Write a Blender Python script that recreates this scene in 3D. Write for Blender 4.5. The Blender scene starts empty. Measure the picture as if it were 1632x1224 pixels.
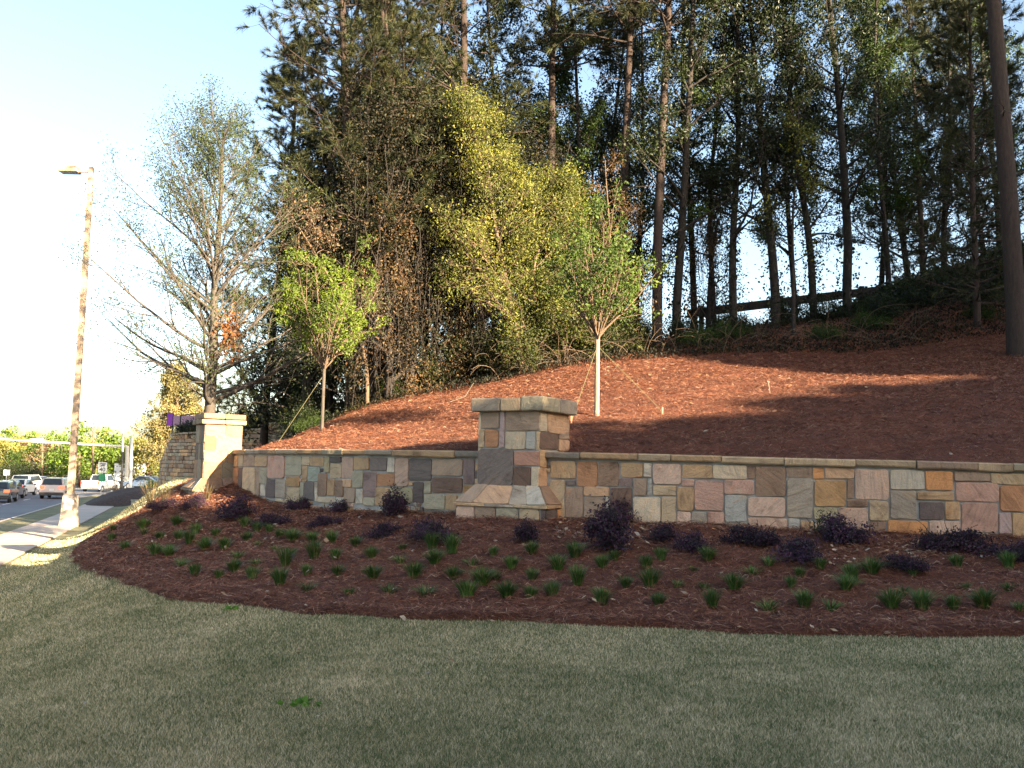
import bpy, math
import numpy as np
from mathutils import Matrix, Vector

# ---------------------------------------------------------------- camera, light, exposure
S = bpy.context.scene
COL = S.collection
EYE = np.array([0.0, 0.0, 2.9])
F_PX = 1470.0
PITCH, ROLL = math.radians(5.44), math.radians(1.1)
cam_data = bpy.data.cameras.new('camera')
cam = bpy.data.objects.new('camera', cam_data)
COL.objects.link(cam)
CAM_ROT = Matrix.Rotation(math.pi / 2 + PITCH, 3, 'X') @ Matrix.Rotation(ROLL, 3, 'Z')
cam.matrix_world = Matrix.Translation(Vector(EYE)) @ CAM_ROT.to_4x4()
cam_data.sensor_width = 36.0
cam_data.lens = 36.0 * F_PX / 1632.0
cam_data.clip_end = 3000.0
cam_data.clip_start = 0.1
S.camera = cam

SUN_AZ = np.array([0.72, -0.694])
SUN_EL = math.radians(17)
world = bpy.data.worlds.new('World')
S.world = world
world.use_nodes = True
wn = world.node_tree
sky = wn.nodes.new('ShaderNodeTexSky')
sky.sky_type = 'NISHITA'
sky.sun_disc = False
sky.sun_elevation = SUN_EL
sky.sun_rotation = math.atan2(SUN_AZ[0], SUN_AZ[1])
sky.air_density = 1.0
sky.dust_density = 2.4
sky.ozone_density = 0.7
wn.links.new(sky.outputs[0], wn.nodes['Background'].inputs[0])
wn.nodes['Background'].inputs[1].default_value = 0.062
sun_data = bpy.data.lights.new('sun', 'SUN')
sun = bpy.data.objects.new('sun', sun_data)
COL.objects.link(sun)
sun_data.energy = 5.0
sun_data.angle = math.radians(0.5)
sun_data.color = (1.0, 0.80, 0.55)
TO_SUN = Vector((SUN_AZ[0] * math.cos(SUN_EL), SUN_AZ[1] * math.cos(SUN_EL), math.sin(SUN_EL)))
sun.rotation_mode = 'QUATERNION'
sun.rotation_quaternion = TO_SUN.to_track_quat('Z', 'Y')
S.view_settings.view_transform = 'Standard'
S.view_settings.look = 'None'
S.view_settings.exposure = 2.92
S.view_settings.gamma = 1.0
S.cycles.max_bounces = 6
S.cycles.transparent_max_bounces = 8

# ---------------------------------------------------------------- helpers
RC = np.array(CAM_ROT)
def ray(px, py):
    d = RC @ np.array([(px - 816.0) / F_PX, -(py - 612.0) / F_PX, -1.0])
    return d / d[1]
def at(px, py, Y):
    return EYE + ray(px, py) * Y

def lin(h):
    h = h.lstrip('#')
    c = [int(h[i:i + 2], 16) / 255.0 for i in (0, 2, 4)]
    return tuple((v / 12.92) if v <= 0.04045 else ((v + 0.055) / 1.055) ** 2.4 for v in c)

def tag(o, label=None, cat=None, group=None, kind=None):
    if label: o['label'] = label
    if cat: o['category'] = cat
    if group: o['group'] = group
    if kind: o['kind'] = kind
    return o
def empty(name, loc=(0, 0, 0), rz=0.0, label=None, cat=None, group=None):
    o = bpy.data.objects.new(name, None)
    o.location = tuple(float(v) for v in loc)
    o.rotation_euler = (0, 0, rz)
    o.empty_display_size = 0.2
    COL.objects.link(o)
    return tag(o, label, cat, group)
def link(name, me, mat=None, parent=None):
    o = bpy.data.objects.new(name, me)
    COL.objects.link(o)
    if mat is not None and not me.materials:
        me.materials.append(mat)
    if parent is not None:
        o.parent = parent
    return o
def copy_tree(o, parent=None, name=None):
    kids = KIDS.get(o.name) or [c for c in o.children]
    c = o.copy()
    COL.objects.link(c)
    if parent is not None:
        c.parent = parent
    for k in kids:
        copy_tree(k, c)
    return c
KIDS = {}

def np_mesh(name, V, faces, cols=None, smooth=False):
    """V (n,3); faces list of (m,k) int arrays"""
    me = bpy.data.meshes.new(name)
    V = np.asarray(V, dtype=np.float32)
    if isinstance(faces, np.ndarray): faces = [faces]
    faces = [np.asarray(f, dtype=np.int32) for f in faces if len(f)]
    loops = np.concatenate([f.ravel() for f in faces])
    tot = np.concatenate([np.full(len(f), f.shape[1], dtype=np.int32) for f in faces])
    start = np.concatenate([[0], np.cumsum(tot)[:-1]]).astype(np.int32)
    me.vertices.add(len(V)); me.vertices.foreach_set('co', V.ravel())
    me.loops.add(len(loops)); me.loops.foreach_set('vertex_index', loops)
    me.polygons.add(len(tot))
    me.polygons.foreach_set('loop_start', start)
    me.polygons.foreach_set('loop_total', tot)
    me.polygons.foreach_set('use_smooth', np.full(len(tot), bool(smooth)))
    me.update(calc_edges=True)
    if cols is not None:
        a = me.color_attributes.new('col', 'FLOAT_COLOR', 'POINT')
        c = np.ones((len(V), 4), dtype=np.float32); c[:, :3] = cols
        a.data.foreach_set('color', c.ravel())
    return me

class MB:
    """collects simple solids into one mesh"""
    def __init__(s): s.v = []; s.f = {3: [], 4: []}; s.n = 0; s.c = []; s.other = []
    def add(s, V, F, col=None):
        V = np.asarray(V, float); s.v.append(V)
        for f in F:
            k = len(f)
            if k in s.f: s.f[k].append([i + s.n for i in f])
            else: s.other.append([i + s.n for i in f])
        s.c.append(np.tile(np.array(col if col is not None else (1, 1, 1), float), (len(V), 1)))
        s.n += len(V); return s
    def box(s, c, size, rz=0.0, taper=1.0, rot=None, col=None):
        sx, sy, sz = [q / 2.0 for q in size]
        t = taper
        V = np.array([[-sx, -sy, -sz], [sx, -sy, -sz], [sx, sy, -sz], [-sx, sy, -sz],
                      [-sx * t, -sy * t, sz], [sx * t, -sy * t, sz], [sx * t, sy * t, sz], [-sx * t, sy * t, sz]])
        if rz:
            cz, sn = math.cos(rz), math.sin(rz)
            V = V @ np.array([[cz, sn, 0], [-sn, cz, 0], [0, 0, 1]])
        if rot is not None: V = V @ np.array(rot).T
        V = V + np.array(c)
        return s.add(V, [(0, 3, 2, 1), (4, 5, 6, 7), (0, 1, 5, 4), (1, 2, 6, 5), (2, 3, 7, 6), (3, 0, 4, 7)], col)
    def bar(s, p0, p1, r0, r1=None, n=8, caps=True, col=None):
        V, F = tube_arrays([(p0, p1, r0, r0 if r1 is None else r1)], n)
        F = [tuple(f) for f in F]
        if caps:
            F += [tuple(range(n))[::-1], tuple(range(n, 2 * n))]
        return s.add(V, F, col)
    def prism(s, poly, y0, y1, inset=None, col=None):
        """poly of (x,z) extruded along y; inset shrinks ends"""
        n = len(poly); P = np.array(poly, float)
        V = np.concatenate([np.c_[P[:, 0], np.full(n, y0), P[:, 1]], np.c_[P[:, 0], np.full(n, y1), P[:, 1]]])
        F = [tuple(range(n)), tuple(range(n, 2 * n))[::-1]]
        for i in range(n):
            j = (i + 1) % n
            F.append((i, i + n, j + n, j))
        return s.add(V, F, col)
    def mesh(s, name, cols=False, smooth=False):
        V = np.concatenate(s.v); F = [np.array(s.f[k]) for k in (3, 4) if s.f[k]]
        by = {}
        for f in s.other: by.setdefault(len(f), []).append(f)
        F += [np.array(v) for v in by.values()]
        return np_mesh(name, V, F, np.concatenate(s.c) if cols else None, smooth)
    def build(s, name, mat, parent=None, cols=False, smooth=False, bevel=0.0):
        o = link(name, s.mesh(name, cols, smooth), mat, parent)
        if bevel:
            m = o.modifiers.new('bevel', 'BEVEL'); m.width = bevel; m.segments = 2; m.limit_method = 'ANGLE'
        return o

def tube_arrays(segs, n=6):
    """segs of (p0,p1,r0,r1) -> verts, quad faces"""
    p0 = np.array([s[0] for s in segs], float); p1 = np.array([s[1] for s in segs], float)
    r0 = np.array([s[2] for s in segs], float); r1 = np.array([s[3] for s in segs], float)
    d = p1 - p0; d /= np.maximum(np.linalg.norm(d, axis=1), 1e-9)[:, None]
    ref = np.where(np.abs(d[:, 2:3]) > 0.9, np.array([[1.0, 0, 0]]), np.array([[0, 0, 1.0]]))
    a = np.cross(d, ref); a /= np.linalg.norm(a, axis=1)[:, None]
    b = np.cross(d, a)
    t = np.arange(n) * 2 * np.pi / n
    ring = np.cos(t)[None, :, None] * a[:, None, :] + np.sin(t)[None, :, None] * b[:, None, :]
    V = np.concatenate([p0[:, None, :] + ring * r0[:, None, None], p1[:, None, :] + ring * r1[:, None, None]], axis=1)
    m = len(segs)
    base = (np.arange(m) * 2 * n)[:, None]
    i = np.arange(n)[None, :]; j = (np.arange(n)[None, :] + 1) % n
    F = np.stack([base + i, base + j, base + n + j, base + n + i], axis=2).reshape(-1, 4)
    return V.reshape(-1, 3), F

# ---------------------------------------------------------------- materials
def new_mat(name):
    m = bpy.data.materials.new(name); m.use_nodes = True
    nt = m.node_tree; b = nt.nodes['Principled BSDF']
    return m, nt, b
def N(nt, t, **kw):
    n = nt.nodes.new(t)
    for k, v in kw.items():
        if k.startswith('_'): n.inputs[k[1:].replace('_', ' ')].default_value = v
        else: setattr(n, k, v)
    return n
def ramp(nt, fac, stops, interp='LINEAR'):
    r = nt.nodes.new('ShaderNodeValToRGB'); r.color_ramp.interpolation = interp
    el = r.color_ramp.elements
    while len(el) < len(stops): el.new(0.5)
    for e, (p, c) in zip(el, stops):
        e.position = p; e.color = (c[0], c[1], c[2], 1)
    nt.links.new(fac, r.inputs[0]); return r.outputs[0]
def mix(nt, fac, a, b, mode='MIX'):
    m = nt.nodes.new('ShaderNodeMix'); m.data_type = 'RGBA'; m.blend_type = mode
    for s, v in ((0, fac), (6, a), (7, b)):
        if isinstance(v, (int, float)): m.inputs[s].default_value = v
        elif isinstance(v, tuple): m.inputs[s].default_value = (v[0], v[1], v[2], 1)
        else: nt.links.new(v, m.inputs[s])
    return m.outputs[2]
def noise(nt, scale, detail=3, rough=0.55, vec=None, dist=0.0):
    n = N(nt, 'ShaderNodeTexNoise', _Scale=scale, _Detail=detail, _Roughness=rough, _Distortion=dist)
    if vec is None:
        tc = nt.nodes.get('TC') or nt.nodes.new('ShaderNodeTexCoord'); tc.name = 'TC'
        vec = tc.outputs['Object']
    nt.links.new(vec, n.inputs['Vector']); return n.outputs[0]
def bump(nt, b, h, strength=0.3, dist=0.02):
    n = N(nt, 'ShaderNodeBump', _Strength=strength, _Distance=dist)
    nt.links.new(h, n.inputs['Height']); nt.links.new(n.outputs[0], b.inputs['Normal'])

def mat_flat(name, col, rough=0.6, metal=0.0, vary=0.15, scale=3.0, bmp=0.0, coat=0.0):
    m, nt, b = new_mat(name)
    c = lin(col) if isinstance(col, str) else col
    f = noise(nt, scale, 5)
    dark = tuple(v * (1 - vary) for v in c); lite = tuple(min(1, v * (1 + vary)) for v in c)
    nt.links.new(ramp(nt, f, [(0.3, dark), (0.7, lite)]), b.inputs['Base Color'])
    b.inputs['Roughness'].default_value = rough; b.inputs['Metallic'].default_value = metal
    b.inputs['Coat Weight'].default_value = coat
    if bmp: bump(nt, b, noise(nt, scale * 8, 4), bmp)
    return m
def mat_leaf(name, cols, trans=0.3, rough=0.6, k_=0.6):
    """cols: list of linear colours picked per leaf"""
    m, nt, b = new_mat(name)
    g = nt.nodes.new('ShaderNodeNewGeometry')
    cols = [tuple(v * k_ for v in c) for c in cols]
    k = len(cols)
    r = ramp(nt, g.outputs['Random Per Island'], [(i / max(1, k - 1), c) for i, c in enumerate(cols)])
    oi = nt.nodes.new('ShaderNodeObjectInfo')
    hs = nt.nodes.new('ShaderNodeHueSaturation')
    mr = N(nt, 'ShaderNodeMapRange'); mr.inputs[3].default_value = 0.75; mr.inputs[4].default_value = 1.25
    nt.links.new(oi.outputs['Random'], mr.inputs[0]); nt.links.new(mr.outputs[0], hs.inputs['Value'])
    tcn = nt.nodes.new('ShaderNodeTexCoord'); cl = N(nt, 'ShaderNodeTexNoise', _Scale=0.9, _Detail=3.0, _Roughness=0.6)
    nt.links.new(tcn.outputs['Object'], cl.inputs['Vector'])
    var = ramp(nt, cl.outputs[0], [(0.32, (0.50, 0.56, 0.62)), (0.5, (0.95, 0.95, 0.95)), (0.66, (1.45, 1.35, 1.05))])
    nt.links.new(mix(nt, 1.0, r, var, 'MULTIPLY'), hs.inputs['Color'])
    out = nt.nodes['Material Output']
    nt.links.new(hs.outputs[0], b.inputs['Base Color'])
    b.inputs['Roughness'].default_value = rough
    b.inputs['Specular IOR Level'].default_value = 0.3
    if trans > 0:
        t = nt.nodes.new('ShaderNodeBsdfTranslucent'); nt.links.new(hs.outputs[0], t.inputs[0])
        ms = nt.nodes.new('ShaderNodeMixShader'); ms.inputs[0].default_value = trans
        nt.links.new(b.outputs[0], ms.inputs[1]); nt.links.new(t.outputs[0], ms.inputs[2])
        nt.links.new(ms.outputs[0], out.inputs[0])
    return m
def mat_stone(name='stone', warm=1.0):
    m, nt, b = new_mat(name)
    a = nt.nodes.new('ShaderNodeVertexColor'); a.layer_name = 'col'
    g = nt.nodes.new('ShaderNodeNewGeometry')
    tc = nt.nodes.new('ShaderNodeTexCoord'); tc.name = 'TC'
    # each stone looks up its own piece of the noise field
    off = N(nt, 'ShaderNodeVectorMath', operation='SCALE'); off.inputs[0].default_value = (31, 17, 47)
    nt.links.new(g.outputs['Random Per Island'], off.inputs['Scale'])
    add = N(nt, 'ShaderNodeVectorMath', operation='ADD')
    nt.links.new(tc.outputs['Object'], add.inputs[0]); nt.links.new(off.outputs[0], add.inputs[1])
    rot = N(nt, 'ShaderNodeVectorRotate', rotation_type='AXIS_ANGLE'); rot.inputs['Axis'].default_value = (0.4, -0.9, 0.1)
    ml = N(nt, 'ShaderNodeMath', operation='MULTIPLY'); ml.inputs[1].default_value = 9.0
    nt.links.new(g.outputs['Random Per Island'], ml.inputs[0]); nt.links.new(ml.outputs[0], rot.inputs['Angle'])
    nt.links.new(add.outputs[0], rot.inputs['Vector'])
    sc = N(nt, 'ShaderNodeVectorMath', operation='MULTIPLY'); sc.inputs[1].default_value = (1.5, 1.5, 9.0)
    nt.links.new(rot.outputs[0], sc.inputs[0])
    vein = noise(nt, 1.5, 5, 0.6, sc.outputs[0], 1.2)
    blot = noise(nt, 3.0, 5, 0.6, add.outputs[0], 0.5)
    c1 = mix(nt, 0.8, a.outputs[0], ramp(nt, vein, [(0.26, (0.55, 0.44, 0.36)), (0.42, (0.93, 0.90, 0.86)), (0.60, (1.12, 1.08, 1.02)), (0.72, (1.12, 0.80, 0.52))]), 'MULTIPLY')
    c2 = mix(nt, 0.8, c1, ramp(nt, blot, [(0.30, (0.50, 0.44, 0.40)), (0.42, (0.90, 0.87, 0.85)), (0.52, (1.02, 1.01, 1.0)), (0.70, (1.18, 1.10, 1.0))]), 'MULTIPLY')
    fine = noise(nt, 60, 4, 0.7)
    c3 = mix(nt, 0.5, c2, ramp(nt, fine, [(0.3, (0.7, 0.7, 0.7)), (0.7, (1.2, 1.2, 1.2))]), 'MULTIPLY')
    nt.links.new(c3, b.inputs['Base Color'])
    b.inputs['Roughness'].default_value = 0.85
    hh = mix(nt, 0.5, vein, noise(nt, 25, 6, 0.7))
    bump(nt, b, hh, 1.0, 0.035)
    return m
# ---------------------------------------------------------------- the lie of the land
CX, CY, R = 7.5, 28.8, 15.7            # the retaining wall follows this circle round the mound
def tps(P, z, smooth=1e-3):
    P = np.asarray(P, float); z = np.asarray(z, float); n = len(P)
    d = np.linalg.norm(P[:, None] - P[None], axis=2)
    K = d ** 2 * np.log(np.maximum(d, 1e-6)) + smooth * np.eye(n) * 10
    Q = np.c_[np.ones(n), P]
    A = np.block([[K, Q], [Q.T, np.zeros((3, 3))]])
    w = np.linalg.solve(A, np.r_[z, 0, 0, 0])
    def f(x, y):
        x = np.asarray(x, float); y = np.asarray(y, float); sh = x.shape
        X = np.c_[x.ravel(), y.ravel()]
        out = np.empty(len(X))
        for i in range(0, len(X), 20000):
            q = X[i:i + 20000]
            dd = np.linalg.norm(q[:, None] - P[None], axis=2)
            out[i:i + 20000] = (dd ** 2 * np.log(np.maximum(dd, 1e-6))) @ w[:n] + w[n] + q @ w[n + 1:]
        return out.reshape(sh)
    return f
def wnoise(x, y, s=1.0, seed=0):
    r = np.random.RandomState(seed); v = 0
    for i in range(6):
        k = r.randn(2) * s * (1.0 + 0.5 * i); p = r.rand() * 6.28
        v = v + np.sin(x * k[0] + y * k[1] + p) / (1 + 0.3 * i)
    return v / 2.6

CURB = np.array([(-4.0, -14.0), (-9.0, 0.0), (-14.0, 15.0), (-18.2, 27.0), (-23.3, 42.0), (-29.5, 60.0), (-35.2, 76.0), (-38.2, 88.0),
                 (-39.5, 100.0), (-38.0, 125.0), (-33.0, 160.0), (-20, 220.0)])
def resample(P, step):
    P = np.asarray(P, float); d = np.r_[0, np.cumsum(np.linalg.norm(np.diff(P, axis=0), axis=1))]
    t = np.arange(0, d[-1] + 1e-6, step)
    # smooth by Catmull-like averaging of linear samples
    Q = np.c_[np.interp(t, d, P[:, 0]), np.interp(t, d, P[:, 1])]
    for _ in range(6):
        Q[1:-1] = 0.25 * Q[:-2] + 0.5 * Q[1:-1] + 0.25 * Q[2:]
    return Q
CURB_S = resample(CURB, 2.0)
def offset_line(Q, o):
    t = np.gradient(Q, axis=0); t /= np.linalg.norm(t, axis=1)[:, None]
    return Q + np.c_[t[:, 1], -t[:, 0]] * o
def curb_side(x, y):
    """signed distance from the kerb, + on the lawn side"""
    x = np.asarray(x, float); y = np.asarray(y, float); sh = x.shape
    X = np.c_[x.ravel(), y.ravel()]
    best = np.full(len(X), 1e9); sg = np.ones(len(X))
    A = CURB_S[:-1]; D = CURB_S[1:] - CURB_S[:-1]
    for a, d in zip(A, D):
        t = np.clip(((X - a) @ d) / (d @ d), 0, 1)
        v = X - (a + t[:, None] * d); dd = np.linalg.norm(v, axis=1)
        m = dd < best; best[m] = dd[m]
        sg[m] = np.where(d[0] * v[m, 1] - d[1] * v[m, 0] > 0, -1, 1)
    return (best * sg).reshape(sh)

def wall_hit(px, py):
    """where a sight line meets the outer face of the wall: (theta, z)"""
    d = ray(px, py); a = d[0] ** 2 + d[1] ** 2
    bx, by = EYE[0] - CX, EYE[1] - CY
    b_ = 2 * (bx * d[0] + by * d[1]); c_ = bx ** 2 + by ** 2 - R ** 2
    t = (-b_ - math.sqrt(max(0, b_ * b_ - 4 * a * c_))) / (2 * a)
    p = EYE + d * t
    return math.atan2(p[1] - CY, p[0] - CX), p[2], p

TH_L = math.atan2(21.5 - CY, -6.4 - CX); 
if TH_L > 0: TH_L -= 2 * math.pi
TH_C = math.atan2(15.0 - CY, 0.1 - CX)
TH_R = TH_C + 1.05
def wz(th):                              # coping top height along the wall
    return np.interp(th, [TH_L, TH_C, -math.pi / 2, TH_R], [3.29, 3.23, 3.15, 3.12])
def wp(th, r=R, z=0.0):
    return np.array([CX + r * math.cos(th), CY + r * math.sin(th), z])

# front ground: camera lawn, bed, slope to the street
fp = []
def P3(px, py, Y): fp.append(tuple(at(px, py, Y)))
for a in [(0, 1224, 4.9), (816, 1224, 5.0), (1632, 1224, 5.0), (816, 1100, 6.9), (300, 1100, 7.1), (1400, 1100, 7.0), (816, 993, 9.7), (1632, 1015, 9.0), (1300, 1016, 9.1), (400, 975, 11.0),
          (250, 955, 12.5), (130, 910, 16.0), (112, 888, 18.3), (60, 950, 14.0), (200, 832, 24.0), (262, 796, 30.0), (258, 776, 38.0), (310, 757, 36.0),
          (480, 796, 19.6), (600, 806, 18.0), (720, 815, 16.2), (828, 832, 14.4), (900, 833, 14.6), (1100, 840, 13.9), (1300, 850, 13.4), (1632, 866, 13.1),
          (380, 792, 20.2), (335, 790, 20.8), (300, 786, 22.2), (285, 778, 24.5), (900, 920, 11.6), (1400, 940, 10.9), (500, 900, 13.6), (262, 860, 17.5)]: P3(*a)
fp += [(0, 0, 1.3), (4, -3, 1.35), (0, -12, 1.3), (20, -12, 1.5), (14, 4, 1.5), (18, 14, 2.0), (30, 20, 2.0), (5, 24, 2.3), (0, 25, 2.25), (10, 30, 2.3),
       (-5, 1, 1.1), (-8.5, 9, 0.85), (-11, 20, 1.05), (-9, 45, 1.6), (10, 50, 1.6), (40, 60, 1.6), (-22, 60, 0.9), (-30, 80, 0.8), (0, 80, 1.4), (40, 100, 1.2), (-20, 110, 0.8)]
fp = np.array(fp)
_A = tps(fp[:, :2], fp[:, 2], 0.02)
def ground_z(x, y):
    x = np.asarray(x, float); y = np.asarray(y, float)
    s = curb_side(x, y)
    near = (np.abs(x - 5) < 60) & (y < 115) & (y > -16)
    z = np.where(near, np.clip(_A(np.clip(x, -50, 45), np.clip(y, -14, 110)), 0.1, 3.2), 0.8)
    t = np.clip((s - 3.8) / 4.2, 0, 1); t = t * t * (3 - 2 * t)
    base = 0.13
    z = base + (z - base) * t
    z = np.where(s < 0.16, -0.12, z)
    z = z + np.where(s > 5, 0.006 * wnoise(x, y, 1.1, 3), 0)
    far = np.clip((np.hypot(x, y) - 120) / 60, 0, 1)
    return z * (1 - far) + far * np.where(s < 0.16, -0.12, 0.3)

# the mound behind the wall
mp = []
for a in [(951, 663, 19.0), (512, 686, 24.0), (480, 692, 25.0), (560, 668, 26.0), (640, 642, 27.0), (700, 630, 28.0), (800, 606, 28.5), (900, 584, 28.5), (1000, 572, 28.5),
          (1150, 561, 28.5), (1350, 565, 28.0), (1500, 562, 27.0), (1632, 560, 26.0), (700, 690, 20.5), (1200, 642, 19.0), (1200, 600, 23.0), (1500, 640, 17.5), (1500, 600, 21.5),
          (1632, 640, 17.0), (1750, 600, 20.0), (1237, 522, 31.0), (1380, 500, 32.0), (1500, 470, 33.0), (1632, 440, 34.0), (1000, 548, 32.0), (800, 590, 31.5), (600, 640, 30.5),
          (850, 650, 20.5), (560, 694, 22.0), (1800, 420, 34.0)]: mp.append(tuple(at(*a)))
for th in np.linspace(TH_L, TH_R, 12):
    p = wp(th, R - 0.35); mp.append((p[0], p[1], float(wz(th)) - 0.06))
mp += [(-9.5, 27, 1.3), (-9.5, 33, 1.5), (-6.0, 38, 2.4), (3, 42, 4.5), (14, 44, 6.5), (26, 44, 8), (24, 30, 7), (24, 20, 4.2), (-8.2, 23.5, 1.3)]
mp = np.array(mp)
_B = tps(mp[:, :2], mp[:, 2], 0.02)
def mound_z(x, y):
    return _B(x, y) + 0.035 * wnoise(np.asarray(x), np.asarray(y), 2.2, 5) + 0.025 * wnoise(np.asarray(x), np.asarray(y), 6, 8) + 0.012 * wnoise(np.asarray(x), np.asarray(y), 13, 18)

def hit(px, py, fn, y0=4.0, y1=60.0, n=900):
    """sight line against a height function, returns the ground point"""
    d = ray(px, py); Y = np.linspace(y0, y1, n)
    X = EYE[0] + d[0] * Y; Z = EYE[2] + d[2] * Y
    g = fn(X, Y); k = np.where(Z <= g)[0]
    i = k[0] if len(k) else n - 1
    return np.array([X[i], Y[i], g[i]])

# ground sheet
def axis(a, b, fine, lo, hi, g=1.12):
    c = list(np.arange(lo, hi, fine)); s = fine; x = hi
    while x < b: c.append(x); s *= g; x += s
    c.append(b); s = fine; x = lo - fine; pre = []
    while x > a: pre.append(x); s *= g; x -= s
    pre.append(a)
    return np.array(pre[::-1] + c)
def grid_mesh(name, xs, ys, zf, keep=None):
    Xg, Yg = np.meshgrid(xs, ys); Zg = zf(Xg, Yg)
    V = np.c_[Xg.ravel(), Yg.ravel(), Zg.ravel()]
    nx, ny = len(xs), len(ys)
    i = np.arange(nx - 1)[None] + (np.arange(ny - 1) * nx)[:, None]
    F = np.stack([i, i + 1, i + nx + 1, i + nx], axis=2).reshape(-1, 4)
    if keep is not None:
        c = V[F].mean(axis=1); F = F[keep(c[:, 0], c[:, 1])]
        u = np.unique(F); m = -np.ones(len(V), int); m[u] = np.arange(len(u)); V = V[u]; F = m[F]
    return np_mesh(name, V, F, smooth=True)

# lawn material: dormant straw-coloured turf with greener patches
mt, nt, b = new_mat('turf')
pat = noise(nt, 0.9, 5, 0.6)
fine = noise(nt, 55, 3, 0.7)
c = ramp(nt, pat, [(0.30, (0.08, 0.095, 0.032)), (0.46, (0.14, 0.135, 0.055)), (0.6, (0.20, 0.17, 0.085))])
c = mix(nt, 0.6, c, ramp(nt, fine, [(0.3, (0.5, 0.5, 0.5)), (0.7, (1.3, 1.3, 1.3))]), 'MULTIPLY')
nt.links.new(c, b.inputs['Base Color']); b.inputs['Roughness'].default_value = 0.95
bump(nt, b, fine, 0.6, 0.03)
M_TURF = mt
g = link('lawn', grid_mesh('lawn', axis(-900, 900, 0.35, -32, 16), axis(-40, 1500, 0.35, 3, 48), lambda x, y: np.where(curb_side(x, y) < 2.6, -0.12, ground_z(x, y))), M_TURF)
tag(g, kind='structure')

# asphalt road
mt, nt, b = new_mat('asphalt')
c = ramp(nt, noise(nt, 0.35, 4), [(0.3, (0.10, 0.10, 0.105)), (0.7, (0.14, 0.138, 0.14))])
c = mix(nt, 0.5, c, ramp(nt, noise(nt, 90, 2), [(0.3, (0.6, 0.6, 0.6)), (0.7, (1.3, 1.3, 1.3))]), 'MULTIPLY')
nt.links.new(c, b.inputs['Base Color']); b.inputs['Roughness'].default_value = 0.85
M_ASPH = mt
def ribbon(o0, o1, z0, z1=None, n=None, Q=None):
    Q = CURB_S if Q is None else Q
    A = offset_line(Q, o0); B = offset_line(Q, o1); m = len(Q)
    V = np.concatenate([np.c_[A, np.full(m, z0)], np.c_[B, np.full(m, z0 if z1 is None else z1)]])
    i = np.arange(m - 1)
    return V, np.stack([i, i + m, i + m + 1, i + 1], axis=1)
V, F = ribbon(-21.0, 0.0, 0.0)
tag(link('road', np_mesh('road', V, F), M_ASPH), kind='structure')
V, F = ribbon(0.15, 2.6, 0.128)
tag(link('verge', np_mesh('verge', V, F), M_TURF), kind='structure')
M_CONC = mat_flat('concrete', (0.42, 0.35, 0.28), 0.9, vary=0.12, scale=1.2, bmp=0.2)
mb = MB()
V1, F1 = ribbon(0.0, 0.16, 0.15)
V2, F2 = ribbon(0.0, 0.0, -0.02, 0.15)
V3, F3 = ribbon(-0.45, 0.0, 0.006)
mb.add(V1, F1).add(V2, F2).add(V3, F3)
tag(mb.build('kerb', M_CONC), kind='structure')
# sidewalk with score joints
mt, nt, b = new_mat('sidewalk_concrete')
at_ = nt.nodes.new('ShaderNodeVertexColor'); at_.layer_name = 'col'
c = mix(nt, 0.6, at_.outputs[0], ramp(nt, noise(nt, 2.0, 5), [(0.3, (0.8, 0.8, 0.8)), (0.7, (1.1, 1.1, 1.1))]), 'MULTIPLY')
nt.links.new(c, b.inputs['Base Color']); b.inputs['Roughness'].default_value = 0.9
M_WALK = mt
mb = MB(); Q = resample(CURB, 1.5); A = offset_line(Q, 1.7); B = offset_line(Q, 3.7)
rs = np.random.RandomState(2)
for i in range(len(Q) - 1):
    g_ = 0.012
    q = [A[i] + (A[i + 1] - A[i]) * g_, A[i] + (A[i + 1] - A[i]) * (1 - g_), B[i] + (B[i + 1] - B[i]) * (1 - g_), B[i] + (B[i + 1] - B[i]) * g_]
    k = 0.9 + 0.2 * rs.rand()
    V = [(p[0], p[1], 0.17) for p in q] + [(p[0], p[1], 0.05) for p in q]
    mb.add(V, [(3, 2, 1, 0), (0, 1, 5, 4), (1, 2, 6, 5), (2, 3, 7, 6), (3, 0, 4, 7)], (0.44 * k, 0.35 * k, 0.28 * k))
tag(mb.build('sidewalk', M_WALK, cols=True), kind='structure')
# lane paint
M_PAINT = mat_flat('lane_paint', (0.75, 0.75, 0.72), 0.7)
mb = MB(); Q = resample(CURB, 1.0)
for o in (-3.6, -7.2):
    A = offset_line(Q, o - 0.06); B = offset_line(Q, o + 0.06)
    for i in range(20, len(Q) - 4, 9):
        V = [(A[i][0], A[i][1], 0.005), (B[i][0], B[i][1], 0.005), (B[i + 3][0], B[i + 3][1], 0.005), (A[i + 3][0], A[i + 3][1], 0.005)]
        mb.add(V, [(0, 1, 2, 3)])
V, F = ribbon(-11.1, -10.98, 0.005); mb.add(V, F)
tag(mb.build('lane_markings', M_PAINT), kind='structure')

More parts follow.
